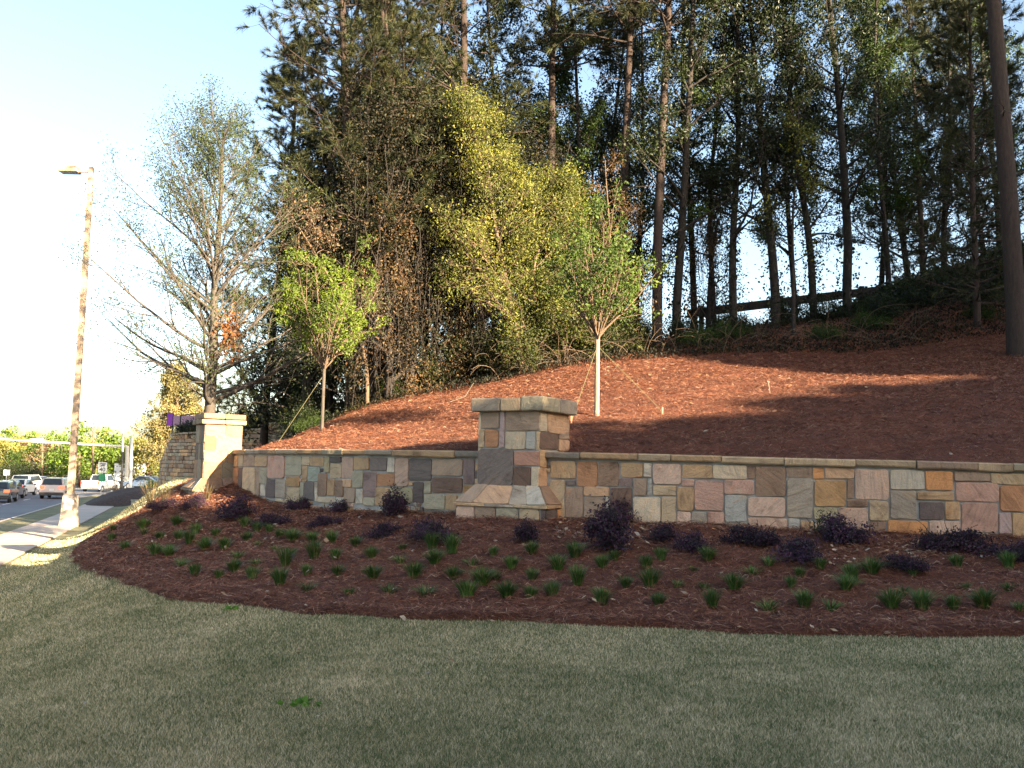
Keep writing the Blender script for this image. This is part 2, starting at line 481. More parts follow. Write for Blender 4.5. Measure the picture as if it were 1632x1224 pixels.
# pine straw
mt, nt, b = new_mat('pine_straw_bed')
sc = noise(nt, 1.2, 5, 0.6); fi = noise(nt, 40, 4, 0.75, dist=1.5)
c = ramp(nt, sc, [(0.3, (0.092, 0.028, 0.014)), (0.55, (0.155, 0.048, 0.021)), (0.75, (0.21, 0.072, 0.031))])
c = mix(nt, 0.8, c, ramp(nt, fi, [(0.3, (0.35, 0.32, 0.32)), (0.5, (0.9, 0.9, 0.9)), (0.7, (1.5, 1.45, 1.4))]), 'MULTIPLY')
nt.links.new(c, b.inputs['Base Color']); b.inputs['Roughness'].default_value = 0.95
bump(nt, b, fi, 0.9, 0.04)
M_STRAW = mt
def in_mound(x, y):
    r = np.hypot(x - CX, y - CY)
    front = (y < 22) | (x > 0)
    return np.where(x > -6.6, (r < R - 0.28) | (y > 27), (y > 23.2) & (x > -10)) & (y < 46) & ((r < R - 0.28) | (y > 22)) & (x < 27)
def mound_side(x, y):
    # falls away at its edge on the far left so it dives under the lawn
    return mound_z(x, y)
tag(link('mound', grid_mesh('mound', np.arange(-10, 27, 0.12), np.arange(12.9, 46, 0.12), mound_side, in_mound), M_STRAW), kind='structure')

# planting bed in front of the wall: ruled between its outer edge and the wall foot
edge_px = [(1900, 1016, 9.0), (1780, 1017, 9.0), (1632, 1016, 9.0), (1500, 1020, 9.0), (1300, 1016, 9.2), (1100, 1008, 9.4), (950, 1000, 9.5), (816, 993, 9.7), (600, 988, 10.2), (480, 982, 10.6),
           (400, 973, 11.1), (320, 965, 11.8), (250, 951, 12.7), (190, 935, 13.8), (145, 915, 15.5), (115, 896, 17.6), (112, 886, 18.6), (122, 874, 20.0), (150, 855, 21.8), (185, 836, 24.0), (225, 815, 26.5), (262, 797, 29.5), (290, 780, 31)]
EO = []
for px, py, Y in edge_px:
    p = hit(px, py, ground_z, 6, 60); EO.append((p[0], p[1]))
EO = np.array(EO)
for _ in range(1):
    EO[1:-1] = 0.2 * EO[:-2] + 0.6 * EO[1:-1] + 0.2 * EO[2:]
inner_th = np.concatenate([np.linspace(TH_R, TH_L + 0.03, 18), ])
EI = [wp(t, R - 0.1)[:2] for t in inner_th] + [np.array((-7.0, 22.6)), np.array((-7.8, 25)), np.array((-8.6, 28)), np.array((-9.2, 30.5)), np.array((-9.8, 33))]
EI = np.array(EI)
def arc_resample(P, n):
    d = np.r_[0, np.cumsum(np.linalg.norm(np.diff(P, axis=0), axis=1))]; t = np.linspace(0, d[-1], n)
    return np.c_[np.interp(t, d, P[:, 0]), np.interp(t, d, P[:, 1])]
NU, NV = 260, 60
BO = arc_resample(EO, NU); BI = arc_resample(EI, NU)
r_ = np.random.RandomState(4)
jit = np.convolve(r_.randn(NU + 8), np.ones(5) / 5, 'same')[4:-4] * 0.07
BO = BO + np.c_[jit, jit]
vv = np.linspace(0, 1, NV) ** 1.3
XY = BO[:, None] * (1 - vv)[None, :, None] + BI[:, None] * vv[None, :, None]
dist_edge = np.linalg.norm(XY - BO[:, None], axis=2)
def bed_z(x, y, de=1.0):
    return ground_z(x, y) + 0.10 * np.clip(de / 0.16, 0, 1) ** 0.6 - 0.03 + 0.03 * wnoise(x, y, 4.0, 9) + 0.02 * wnoise(x, y, 11.0, 19)
BZ = bed_z(XY[..., 0], XY[..., 1], dist_edge)
V = np.c_[XY.reshape(-1, 2), BZ.ravel()]
i = np.arange(NV - 1)[None] + (np.arange(NU - 1) * NV)[:, None]
F = np.stack([i, i + NV, i + NV + 1, i + 1], axis=2).reshape(-1, 4)
tag(link('mulch_bed', np_mesh('mulch_bed', V, F, smooth=True), M_STRAW), kind='structure')
def in_poly(x, y, P):
    x = np.asarray(x); y = np.asarray(y); c = np.zeros(x.shape, bool); n = len(P); j = n - 1
    for i in range(n):
        xi, yi = P[i]; xj, yj = P[j]
        c ^= ((yi > y) != (yj > y)) & (x < (xj - xi) * (y - yi) / (yj - yi + 1e-12) + xi)
        j = i
    return c
BED_POLY = np.concatenate([BO[::4], BI[::-4]])

# ---------------------------------------------------------------- stone work
M_STONE = mat_stone()
M_GROUT = mat_flat('mortar', (0.36, 0.34, 0.30), 0.95, vary=0.25, scale=4, bmp=0.4)
PAL = {k: lin(v) for k, v in dict(tan='b09570', beige='b8a98c', cream='c6bda8', pale='c9c8bd', lgrey='b3b6ae', grey='8e8d85', sage='9a9d8c', taupe='8c7d6f', brown='7a6352',
      rust='a5734a', orange='c08648', ochre='a88450', pink='b8958a', pinkb='b59c8e', pinkp='c4ada0', bluegrey='97a3a6', dark='4a464c', slate='5f5c5e', lilac='a1949c', red='a5786a',
      bgreen='8fa39b', peach='c09f80', dbrown='5e4a42', purple='6b5d66', olive='a3a283').items()}
_mean = np.array(lin('ae9c8a'))
for _k in list(PAL):
    _c = np.array(PAL[_k]); _keep = 0.86 if _c.sum() < 0.35 else 0.72
    PAL[_k] = tuple((_c * _keep + _mean * (1 - _keep)) * np.array([1.22, 1.13, 1.03]))
def stone_block(mb, q, nrm, rs, col, depth=0.035, gap=0.003, raise_=0.012):
    """q: four corners anticlockwise seen from outside"""
    q = np.array(q, float); c = q.mean(axis=0); nrm = np.asarray(nrm, float)
    u = q[1] - q[0]; w = np.linalg.norm(u); u = u / max(w, 1e-6); v = q[3] - q[0]; h = np.linalg.norm(v); v = v / max(h, 1e-6)
    if w < 0.02 or h < 0.02: return
    g = gap
    def inset(d, out, j):
        s = [(d, d), (w - d, d), (w - d, h - d), (d, h - d)]
        P = []
        for k, (a, b_) in enumerate(s):
            base = q[0] * (1 - a / w) * (1 - b_ / h) + q[1] * (a / w) * (1 - b_ / h) + q[2] * (a / w) * (b_ / h) + q[3] * (1 - a / w) * (b_ / h)
            P.append(base + nrm * out + j[k])
        return P
    # eight-point outline: corners are chipped, edges waver
    def outline(d, out, js):
        A = []
        C = inset(d, out, js)
        for k in range(4):
            p, n_ = C[k], C[(k + 1) % 4]
            A.append(p * 0.93 + n_ * 0.07 if True else p)
            A.append(p * 0.5 + n_ * 0.5 + 0)
            A.append(p * 0.07 + n_ * 0.93)
        return A
    js = [(u * rs.randn() + v * rs.randn()) * 0.004 for _ in range(4)]
    raise_ = raise_ + rs.rand() * 0.010
    tilt = [rs.randn() * 0.006 for _ in range(4)]
    lo = outline(g, -depth, js)
    mid = outline(g, raise_ * 0.55, js)
    js2 = [js[k] + nrm * tilt[k] for k in range(4)]
    hi = outline(g + 0.005, raise_, js2)
    ew = [rs.randn() * 0.004 for _ in range(4)]
    for k in range(4):
        e = (v if k % 2 == 0 else u) * ew[k]
        for L in (lo, mid, hi): L[3 * k + 1] = L[3 * k + 1] + e
    ctr = np.mean(hi, axis=0) + nrm * rs.rand() * 0.006
    V = lo + mid + hi + [ctr]
    F = []
    for k in range(12):
        j = (k + 1) % 12
        F.append((k, j, 12 + j, 12 + k)); F.append((12 + k, 12 + j, 24 + j, 24 + k)); F.append((24 + k, 24 + j, 36))
    cc = np.array(col) * (0.9 + 0.2 * rs.rand())
    mb.add(V, F, cc)

Z3 = lambda x, y: (680 + x / 3.264, 600 + y / 3.264)
Z4 = lambda x, y: (1130 + x / 3.251, 680 + y / 3.251)
Z2 = lambda x, y: (300 + x / 3.264, 600 + y / 3.264)
W3 = [(645,432,778,530,'tan'),(781,432,888,572,'rust'),(892,432,1000,572,'brown'),(1008,437,1126,524,'tan'),(1129,440,1174,524,'pale'),(1178,437,1324,562,'pinkp'),(1328,437,1487,530,'tan'),(1491,440,1640,534,'cream'),
 (640,540,720,735,'beige'),(724,540,776,570,'slate'),(722,576,814,735,'taupe'),(818,572,950,624,'peach'),(820,628,928,738,'taupe'),(955,577,1070,700,'dbrown'),(932,628,952,738,'lgrey'),(1004,528,1072,573,'purple'),(1076,530,1146,622,'taupe'),(1149,530,1174,620,'bluegrey'),
 (1178,566,1300,620,'beige'),(1074,626,1216,760,'cream'),(1219,624,1300,762,'beige'),(1303,577,1390,698,'tan'),(1394,540,1545,698,'pink'),(1328,535,1391,573,'pink'),(1549,540,1640,612,'pinkb'),(1551,616,1640,760,'bluegrey'),
 (1303,702,1374,770,'pinkp'),(1377,706,1457,780,'grey'),(1460,702,1548,768,'pink'),(955,704,1070,745,'sage')]
W4 = [(62,182,196,272,'cream'),(200,182,238,272,'brown'),(241,182,328,222,'tan'),(331,184,392,222,'pale'),(78,278,236,350,'pink'),(241,228,397,362,'brown'),(82,355,197,492,'bluegrey'),(201,366,392,468,'pinkp'),
 (402,190,532,262,'taupe'),(536,196,595,268,'orange'),(599,198,752,270,'peach'),(401,266,539,472,'grey'),(543,275,712,414,'ochre'),(716,275,752,374,'brown'),(756,206,931,380,'pinkp'),(936,208,1114,326,'lgrey'),
 (1118,208,1264,332,'orange'),(1268,208,1455,284,'taupe'),(1459,210,1640,300,'beige'),(936,330,1074,480,'grey'),(1078,337,1270,383,'tan'),(1086,388,1218,482,'dark'),(1222,388,1302,485,'tan'),(1276,289,1500,388,'pink'),
 (1504,306,1640,440,'rust'),(1306,392,1496,548,'pink'),(1500,446,1567,554,'lilac'),(1571,446,1640,600,'tan'),(716,380,824,416,'brown'),(668,420,826,540,'pinkb'),(830,385,932,486,'beige'),(546,418,664,482,'olive'),
 (831,490,917,572,'brown'),(921,486,1136,582,'orange'),(1140,488,1302,560,'pinkp'),(201,472,405,545,'pinkb'),(409,476,472,545,'bluegrey'),(476,486,544,560,'tan'),(548,486,664,560,'grey'),(668,544,828,580,'beige'),(82,496,197,530,'grey'),(1306,552,1448,600,'taupe'),(1452,556,1566,602,'dbrown')]
W2 = [(205,415,226,600,'beige'),(229,415,262,470,'tan'),(265,415,286,470,'sage'),(289,415,347,470,'taupe'),(350,415,412,470,'tan'),(415,415,502,530,'pink'),(229,474,260,600,'rust'),(262,474,281,600,'dark'),(283,474,350,622,'beige'),(352,474,374,622,'taupe'),
 (376,474,412,558,'sage'),(376,562,404,622,'pale'),(407,532,452,632,'dark'),(455,534,508,632,'grey'),(505,415,590,516,'sage'),(512,520,580,574,'ochre'),(593,412,634,462,'beige'),(593,466,620,545,'tan'),(637,414,706,468,'tan'),(623,472,686,546,'bgreen'),
 (709,415,736,500,'olive'),(738,416,797,447,'dark'),(739,451,797,528,'beige'),(800,415,859,528,'pinkb'),(862,415,942,486,'tan'),(945,418,1036,492,'slate'),(1039,422,1076,500,'pale'),(1079,418,1148,572,'pinkb'),(1151,418,1266,545,'slate'),
 (1269,420,1429,520,'taupe'),(1432,432,1492,560,'purple'),(583,549,603,645,'sage'),(606,549,657,645,'slate'),(676,503,722,622,'brown'),(725,532,760,622,'tan'),(763,538,808,625,'brown'),(800,532,852,575,'peach'),(856,490,910,580,'sage'),(913,496,980,628,'purple'),
 (983,504,1074,572,'rust'),(512,578,580,650,'beige'),(660,549,674,650,'pale'),(676,626,760,656,'cream'),(763,628,812,658,'pale'),(814,578,870,658,'taupe'),(873,584,910,664,'lgrey'),(911,631,972,672,'sage'),(975,576,1042,674,'tan'),(1045,576,1167,655,'olive'),
 (1170,547,1225,657,'dark'),(1268,524,1427,608,'dbrown'),(1228,547,1264,608,'sage'),(1228,612,1336,692,'sage'),(1340,612,1400,695,'tan'),(1430,564,1484,608,'ochre'),(1404,612,1484,690,'olive'),(455,635,510,652,'beige')]
rs = np.random.RandomState(11)
wall = empty('stone_retaining_wall', wp((TH_L + TH_C) / 2, R, 2.2), 0, 'curved ashlar wall of multicoloured sandstone blocks holding back the straw mound', 'retaining wall')
WORG = np.array(wall.location)
mb = MB()
used = []
for L, Z in ((W2, Z2), (W3, Z3), (W4, Z4)):
    for x0, y0, x1, y1, cn in L:
        xm, ym = (x0 + x1) / 2, (y0 + y1) / 2
        t0 = wall_hit(*Z(x0, ym))[0]; t1 = wall_hit(*Z(x1, ym))[0]
        za = wall_hit(*Z(xm, y0))[1]; zb = wall_hit(*Z(xm, y1))[1]
        top = float(wz((t0 + t1) / 2)) - 0.135
        za = min(za, top)
        if y0 < 445 and L is not W4 or (L is W4 and y0 < 230): za = top
        used.append((t0, t1, zb, za))
        nm = np.array([math.cos((t0 + t1) / 2), math.sin((t0 + t1) / 2), 0])
        q = [wp(t0, R, zb), wp(t1, R, zb), wp(t1, R, za), wp(t0, R, za)]
        stone_block(mb, [p - WORG for p in q], nm, rs, PAL[cn])
def clear(t0, t1, z0, z1):
    return not any(t0 < b - 5e-4 and t1 > a + 5e-4 and z0 < d - 0.005 and z1 > c_ + 0.005 for a, b, c_, d in used)
names = ['tan', 'beige', 'cream', 'grey', 'taupe', 'pink', 'pinkb', 'sage', 'bluegrey', 'brown', 'ochre', 'pinkp', 'slate']
# foot course and the part beyond the frame are filled in with stones that fit
for step in (0.42, 0.28, 0.16, 0.09):
    for t in np.arange(TH_L - 0.035, TH_R, step / R / 1.7):
        for z0 in np.arange(1.55, 3.0, step / 2.6):
            hgt = step * 0.75; top = float(wz(t)) - 0.135
            if z0 + hgt > top: continue
            gz = 0
            t1 = t + step * (0.8 + 0.4 * rs.rand()) / R
            if t < TH_C + 0.5 and z0 > 2.45 and step > 0.2: continue
            if t1 < TH_R and clear(t, t1, z0, z0 + hgt):
                used.append((t, t1, z0, z0 + hgt)); nm = np.array([math.cos(t), math.sin(t), 0])
                q = [wp(t, R, z0), wp(t1, R, z0), wp(t1, R, z0 + hgt), wp(t, R, z0 + hgt)]
                stone_block(mb, [p - WORG for p in q], nm, rs, PAL[names[rs.randint(len(names))]])
mb.build('stonework', M_STONE, wall, cols=True)
mb = MB()
T = np.linspace(TH_L - 0.045, TH_R, 94)
for a, b_ in zip(T[:-1], T[1:]):
    za, zb_ = float(wz(a)) - 0.07, float(wz(b_)) - 0.07
    V = [wp(a, R - 0.010, 1.3), wp(b_, R - 0.010, 1.3), wp(b_, R - 0.010, zb_), wp(a, R - 0.010, za), wp(a, R - 0.35, 1.3), wp(b_, R - 0.35, 1.3), wp(b_, R - 0.35, zb_), wp(a, R - 0.35, za)]
    mb.add([p - WORG for p in V], [(0, 1, 2, 3), (3, 2, 6, 7), (5, 4, 7, 6)])
mb.build('mortar_core', M_GROUT, wall)
mb = MB(); t = TH_L - 0.035
while t < TH_R:
    Lc = (0.45 + 0.55 * rs.rand()) / R; t1 = min(t + Lc, TH_R)
    ns = 3; out = 0.055 + rs.randn() * 0.008; dz = rs.randn() * 0.004; thick = 0.10 + rs.randn() * 0.008
    col = np.array(PAL[['tan', 'beige', 'grey', 'taupe', 'grey', 'sage'][rs.randint(6)]]) * (0.62 + 0.25 * rs.rand())
    V = []; F = []
    tt = np.linspace(t + 0.0005, t1 - 0.0005, ns + 1)
    for k, a in enumerate(tt):
        z1 = float(wz(a)) + dz; z0 = z1 - thick - rs.rand() * 0.01; jo = rs.randn() * 0.006
        ch = 0.012
        for (r, z) in ((R - 0.37, z0), (R + out + jo, z0), (R + out + ch + jo, z0 + 0.02), (R + out + ch + jo, z1 - 0.02), (R + out - 0.01 + jo, z1), (R - 0.37, z1)):
            V.append(wp(a, r, z) - WORG)
    for k in range(ns):
        for m in range(6):
            F.append((k * 6 + m, (k + 1) * 6 + m, (k + 1) * 6 + (m + 1) % 6, k * 6 + (m + 1) % 6)[::-1])
    F.append(tuple(range(6))); F.append(tuple(range(ns * 6, ns * 6 + 6))[::-1])
    mb.add(V, F, col); t = t1
mb.build('coping', M_STONE, wall, cols=True)

# pillars
def rand_face(w, h, rs, rows=3, pal=('tan', 'beige', 'cream', 'taupe', 'peach', 'pinkb', 'grey', 'brown')):
    out = []; z = 0.0
    hs = rs.rand(rows) + 0.8; hs /= hs.sum()
    for hh in hs:
        x = 0.0; ws = rs.rand(rs.randint(2, 4)) + 0.5; ws /= ws.sum()
        for ww in ws:
            out.append((x, z, x + ww, z + hh, pal[rs.randint(len(pal))])); x += ww
        z += hh
    return out
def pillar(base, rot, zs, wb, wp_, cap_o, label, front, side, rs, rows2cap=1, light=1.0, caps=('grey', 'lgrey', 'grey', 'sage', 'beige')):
    """zs: foot, plinth top, body bottom, body top, cap top; wb body width, wp_ plinth width"""
    root = empty('stone_pillar', (base[0], base[1], zs[0]), rot, label, 'pillar', 'stone pillars standing on the retaining wall')
    z0, z1, z2, z3, z4 = [z - zs[0] for z in zs]
    cz = lambda w, z: [np.array((-w / 2, -w / 2, z)), np.array((w / 2, -w / 2, z)), np.array((w / 2, w / 2, z)), np.array((-w / 2, w / 2, z))]
    def faces(wA, zA, wB, zB): 
        A, B = cz(wA, zA), cz(wB, zB)
        return [(A[k], A[(k + 1) % 4], B[(k + 1) % 4], B[k]) for k in range(4)]
    def fill(mb, q, rects, **kw):
        q = [np.array(p) for p in q]; n = np.cross(q[1] - q[0], q[3] - q[0]); n /= np.linalg.norm(n)
        bl = lambda a, b_: q[0] * (1 - a) * (1 - b_) + q[1] * a * (1 - b_) + q[2] * a * b_ + q[3] * (1 - a) * b_
        for x0, y0, x1, y1, cn in rects:
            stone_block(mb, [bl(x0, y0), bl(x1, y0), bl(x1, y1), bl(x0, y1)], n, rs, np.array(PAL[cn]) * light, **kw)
    body = MB(); grout = MB()
    fs = faces(wb, z2, wb, z3)
    fill(body, fs[0], front); fill(body, fs[1], side); fill(body, fs[2], rand_face(1, 1, rs)); fill(body, fs[3], rand_face(1, 1, rs))
    body.build('shaft_stonework', M_STONE, root, cols=True)
    grout.box((0, 0, (z2 + z3) / 2), (wb - 0.012, wb - 0.012, z3 - z2))
    grout.box((0, 0, (z0 + z1) / 2 - 0.15), (wp_ - 0.06, wp_ - 0.06, z1 - z0 + 0.2))
    A, B = cz(wp_ - 0.08, z1), cz(wb - 0.04, z2)
    grout.add(A + B, [(0, 1, 5, 4), (1, 2, 6, 5), (2, 3, 7, 6), (3, 0, 4, 7)])
    grout.build('mortar_core', M_GROUT, root)
    pl = MB()
    fs = faces(wp_ - 0.04, z0 - 0.2, wp_ - 0.04, z1 - 0.075)
    PF = [(0, 0, .21, 1, 'pinkp'), (.22, 0, .45, 1, 'taupe'), (.46, 0, .71, 1, 'sage'), (.72, 0, .94, 1, 'beige'), (.95, 0, 1, 1, 'dark')]
    PS = [(0, 0, .25, 1, 'dark'), (.26, 0, 1, 1, 'orange')]
    fill(pl, fs[0], PF); fill(pl, fs[1], PS); fill(pl, fs[3], PF); fill(pl, fs[2], PS)
    pl.build('plinth', M_STONE, root, cols=True)
    sk = MB()
    fs = faces(wp_ + 0.02, z1 - 0.03, wb + 0.03, z2 + 0.01)
    SF = [(0, 0, .2, 1, 'taupe'), (.2, 0, .6, 1, 'peach'), (.6, 0, .8, 1, 'grey'), (.8, 0, 1, 1, 'lgrey')]
    SS = [(0, 0, .5, 1, 'brown'), (.5, 0, 1, 1, 'pinkp')]
    for k in range(4): fill(sk, fs[k], SF if k % 2 == 0 else SS, gap=0.004, raise_=0.02)
    fl = faces(wp_ + 0.02, z1 - 0.075, wp_ + 0.02, z1 - 0.02)
    for k in range(4): fill(sk, fl[k], [(0, 0, .34, 1, 'tan'), (.34, 0, .66, 1, 'grey'), (.66, 0, 1, 1, 'beige')], gap=0.002, raise_=0.015)
    sk.build('sloped_skirt', M_STONE, root, cols=True)
    cp = MB(); w = wb / 2 + cap_o; hc = (z4 - z3) / rows2cap
    for r in range(rows2cap):
        n = 3 if r % 2 == 0 else 2; x = -w
        ws = 0.8 + 0.5 * rs.rand(n); ws = ws / ws.sum() * 2 * w
        for ww in ws:
            for s in (-1, 1):
                dz = rs.randn() * 0.008; do = rs.randn() * 0.015; iw = 0.03 * r
                cx_, cy_ = x + ww / 2, s * (w / 2)
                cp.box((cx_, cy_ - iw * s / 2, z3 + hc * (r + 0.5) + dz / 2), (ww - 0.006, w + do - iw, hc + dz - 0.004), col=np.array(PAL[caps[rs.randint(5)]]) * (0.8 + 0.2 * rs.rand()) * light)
            x += ww
    cp.build('cap', M_STONE, root, cols=True, bevel=0.022)
    return root
FZ = [(262,185,358,272,'taupe'),(361,180,388,376,'lilac'),(391,182,566,286,'taupe'),(284,276,356,373,'rust'),(252,276,281,376,'beige'),(390,289,498,383,'cream'),(501,289,548,386,'bluegrey'),(551,289,566,386,'beige'),
      (250,380,437,580,'slate'),(441,391,566,470,'red'),(438,474,526,580,'dbrown'),(529,474,566,580,'cream')]
FZ = [((x0 - 250) / 316., (580 - y1) / 398., (x1 - 250) / 316., (580 - y0) / 398., c_) for x0, y0, x1, y1, c_ in FZ]
SZ = [(566,190,600,295,'cream'),(603,190,715,295,'peach'),(566,298,655,388,'dbrown'),(658,298,715,325,'taupe'),(658,328,715,390,'peach'),(566,392,715,482,'tan'),(566,485,715,585,'peach')]
SZ = [((x0 - 566) / 149., (585 - y1) / 395., (x1 - 566) / 149., (585 - y0) / 395., c_) for x0, y0, x1, y1, c_ in SZ]
rs = np.random.RandomState(5)
p = wp(TH_C, R - 0.30)
pillar(p, TH_C + math.pi / 2, (2.05, 2.42, 2.67, 3.86, 4.09), 1.10, 1.62, 0.11, 'large central stone pillar with grey cap and sloped skirt, fully in shade', FZ, SZ, rs)
TH_P = TH_L - 0.042
p = np.array([-6.87, 21.75, 0.0])
rf = [(0, 0, .5, .3, 'tan'), (.5, 0, 1, .3, 'sage'), (0, .3, .62, .52, 'peach'), (.62, .3, 1, .52, 'tan'), (0, .52, .3, .78, 'ochre'), (.3, .52, 1, .78, 'beige'), (0, .78, .55, 1, 'peach'), (.55, .78, 1, 1, 'taupe')]
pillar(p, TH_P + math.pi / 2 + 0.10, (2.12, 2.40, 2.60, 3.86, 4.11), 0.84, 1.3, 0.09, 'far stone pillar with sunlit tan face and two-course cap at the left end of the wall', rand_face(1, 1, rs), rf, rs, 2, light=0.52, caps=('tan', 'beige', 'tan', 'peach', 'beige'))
# ---------------------------------------------------------------- vegetation tools
def unit(v): return v / max(1e-9, np.linalg.norm(v))
def rand_unit(rs, n):
    v = rs.randn(n, 3); return v / np.linalg.norm(v, axis=1)[:, None]
def leaves(name, C, size, rs, aspect=0.55, droop=0.0, up=0.0, mat=None, parent=None, k=4):
    """one small folded leaf per centre"""
    C = np.asarray(C, float); n = len(C)
    s = size * (0.6 + 0.8 * rs.rand(n))[:, None]
    d = rand_unit(rs, n); d[:, 2] -= droop; d /= np.linalg.norm(d, axis=1)[:, None]
    e = rand_unit(rs, n); e[:, :2] *= (1 - up); e = np.cross(d, e); e /= np.maximum(np.linalg.norm(e, axis=1), 1e-6)[:, None]
    nn = np.cross(d, e)
    a = C; b = C + d * s * 0.5 + e * s * aspect * 0.5 + nn * s * 0.1; c = C + d * s; f = C + d * s * 0.5 - e * s * aspect * 0.5 + nn * s * 0.1
    V = np.stack([a, b, c, f], axis=1).reshape(-1, 3)
    F = np.arange(4 * n).reshape(-1, 4)
    return link(name, np_mesh(name, V, F), mat, parent)
def needles(C, D, n, L, w, rs, spread=0.9):
    """tufts of needles: centres C, axes D"""
    C = np.repeat(np.asarray(C, float), n, axis=0); D = np.repeat(np.asarray(D, float), n, axis=0); m = len(C)
    d = D + rand_unit(rs, m) * spread * (0.3 + 0.9 * rs.rand(m))[:, None]; d /= np.linalg.norm(d, axis=1)[:, None]
    l = L * (0.65 + 0.5 * rs.rand(m))[:, None]
    s = np.cross(d, rand_unit(rs, m)); s /= np.maximum(np.linalg.norm(s, axis=1), 1e-6)[:, None]
    st = C - D * (rs.rand(m) * L * 0.5)[:, None]
    tip = st + d * l; tip[:, 2] -= (l[:, 0] ** 2) * 0.5
    V = np.stack([st - s * w / 2, st + s * w / 2, tip], axis=1).reshape(-1, 3)
    return V, np.arange(3 * m).reshape(-1, 3)

class Tree:
    def __init__(s, seed): s.rs = np.random.RandomState(seed); s.segs = []; s.tips = []; s.thick = []
    def limb(s, p, d, L, r0, r1, nseg, wob, trop, lvl, kids, leaf_from=0.3):
        """wandering limb; kids: per level (count, length ratio, angle, start)"""
        rs = s.rs; p = np.array(p, float); d = unit(np.array(d, float)); pts = [(p, d, r0)]
        for i in range(nseg):
            d = unit(d + rs.randn(3) * wob + np.array([0, 0, trop]))
            q = p + d * L / nseg; ra = r0 + (r1 - r0) * i / nseg; rb = r0 + (r1 - r0) * (i + 1) / nseg
            s.segs.append((p, q + d * 0.3 * rb, ra, rb)); p = q; pts.append((p, d, rb))
        if lvl >= len(kids):
            for i, (q, dd, r) in enumerate(pts):
                if i / nseg >= leaf_from: s.tips.append((q, dd))
            return pts
        cnt, lr, ang, st = kids[lvl][:4]
        for k in range(cnt):
            t = st + (1 - st) * (k + rs.rand()) / cnt
            x = min(t * nseg, nseg - 1e-3); i = int(x); f = x - i
            a, b = pts[i], pts[i + 1]
            q = a[0] * (1 - f) + b[0] * f; dd = unit(a[1] * (1 - f) + b[1] * f); rr = (a[2] * (1 - f) + b[2] * f)
            ax = unit(np.cross(dd, rs.randn(3)))
            an = math.radians(ang * (0.75 + 0.5 * rs.rand()))
            nd = dd * math.cos(an) + ax * math.sin(an)
            LL = L * lr * (1 - 0.55 * t) * (0.7 + 0.6 * rs.rand())
            s.limb(q, nd, LL, rr * 0.55, max(0.004, rr * 0.15), max(2, int(nseg * 0.7)), wob * 1.1, trop, lvl + 1, kids, leaf_from)
        return pts
    def wood(s, mat, parent, n=6, name='trunk', keep=None):
        V, F = tube_arrays(s.segs, n)
        return link(name, np_mesh(name, V, F, smooth=True), mat, parent)

def bark(name, c, sc=6.0):
    m, nt, b = new_mat(name)
    tc = nt.nodes.new('ShaderNodeTexCoord'); tc.name = 'TC'
    mp_ = N(nt, 'ShaderNodeMapping'); mp_.inputs['Scale'].default_value = (1, 1, 0.25); nt.links.new(tc.outputs['Object'], mp_.inputs[0])
    f = noise(nt, sc * 3, 5, 0.7, mp_.outputs[0])
    nt.links.new(ramp(nt, f, [(0.3, tuple(v * 0.5 for v in c)), (0.55, c), (0.75, tuple(v * 1.5 for v in c))]), b.inputs['Base Color'])
    b.inputs['Roughness'].default_value = 0.95; bump(nt, b, f, 0.8, 0.03)
    return m
M_BARK_PINE = bark('pine_bark', (0.040, 0.026, 0.020), 9)
M_BARK_GREY = bark('grey_bark', (0.075, 0.062, 0.05))
M_BARK_DARK = bark('dark_bark', (0.028, 0.022, 0.018))
M_BARK_PALE = bark('young_bark', (0.25, 0.20, 0.15), 10)
M_TWIG = bark('dry_twig', (0.14, 0.095, 0.06), 10)
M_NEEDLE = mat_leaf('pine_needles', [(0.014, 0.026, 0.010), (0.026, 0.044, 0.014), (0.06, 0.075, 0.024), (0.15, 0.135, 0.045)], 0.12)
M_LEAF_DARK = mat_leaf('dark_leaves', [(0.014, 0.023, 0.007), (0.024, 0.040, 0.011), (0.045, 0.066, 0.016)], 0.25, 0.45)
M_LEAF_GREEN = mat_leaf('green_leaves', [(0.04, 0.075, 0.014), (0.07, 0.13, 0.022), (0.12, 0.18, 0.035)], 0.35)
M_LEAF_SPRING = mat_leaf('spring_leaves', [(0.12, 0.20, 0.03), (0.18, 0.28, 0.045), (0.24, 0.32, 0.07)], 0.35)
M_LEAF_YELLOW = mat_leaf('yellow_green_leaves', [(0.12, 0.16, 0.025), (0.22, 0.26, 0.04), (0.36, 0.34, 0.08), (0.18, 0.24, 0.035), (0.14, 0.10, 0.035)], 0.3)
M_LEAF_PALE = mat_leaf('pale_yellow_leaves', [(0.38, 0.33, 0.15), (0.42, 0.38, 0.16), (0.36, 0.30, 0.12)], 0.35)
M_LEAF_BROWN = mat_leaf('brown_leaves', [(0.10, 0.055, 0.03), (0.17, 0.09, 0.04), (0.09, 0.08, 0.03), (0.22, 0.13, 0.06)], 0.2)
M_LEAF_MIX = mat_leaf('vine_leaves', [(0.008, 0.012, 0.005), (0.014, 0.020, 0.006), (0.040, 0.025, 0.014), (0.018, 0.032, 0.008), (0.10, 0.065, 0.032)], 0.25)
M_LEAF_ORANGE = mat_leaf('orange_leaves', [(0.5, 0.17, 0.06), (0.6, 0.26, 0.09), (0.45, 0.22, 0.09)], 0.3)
M_LEAF_PURPLE = mat_leaf('purple_leaves', [(0.03, 0.015, 0.026), (0.075, 0.028, 0.065), (0.05, 0.025, 0.042), (0.045, 0.048, 0.035)], 0.12, 0.6, 1.0)
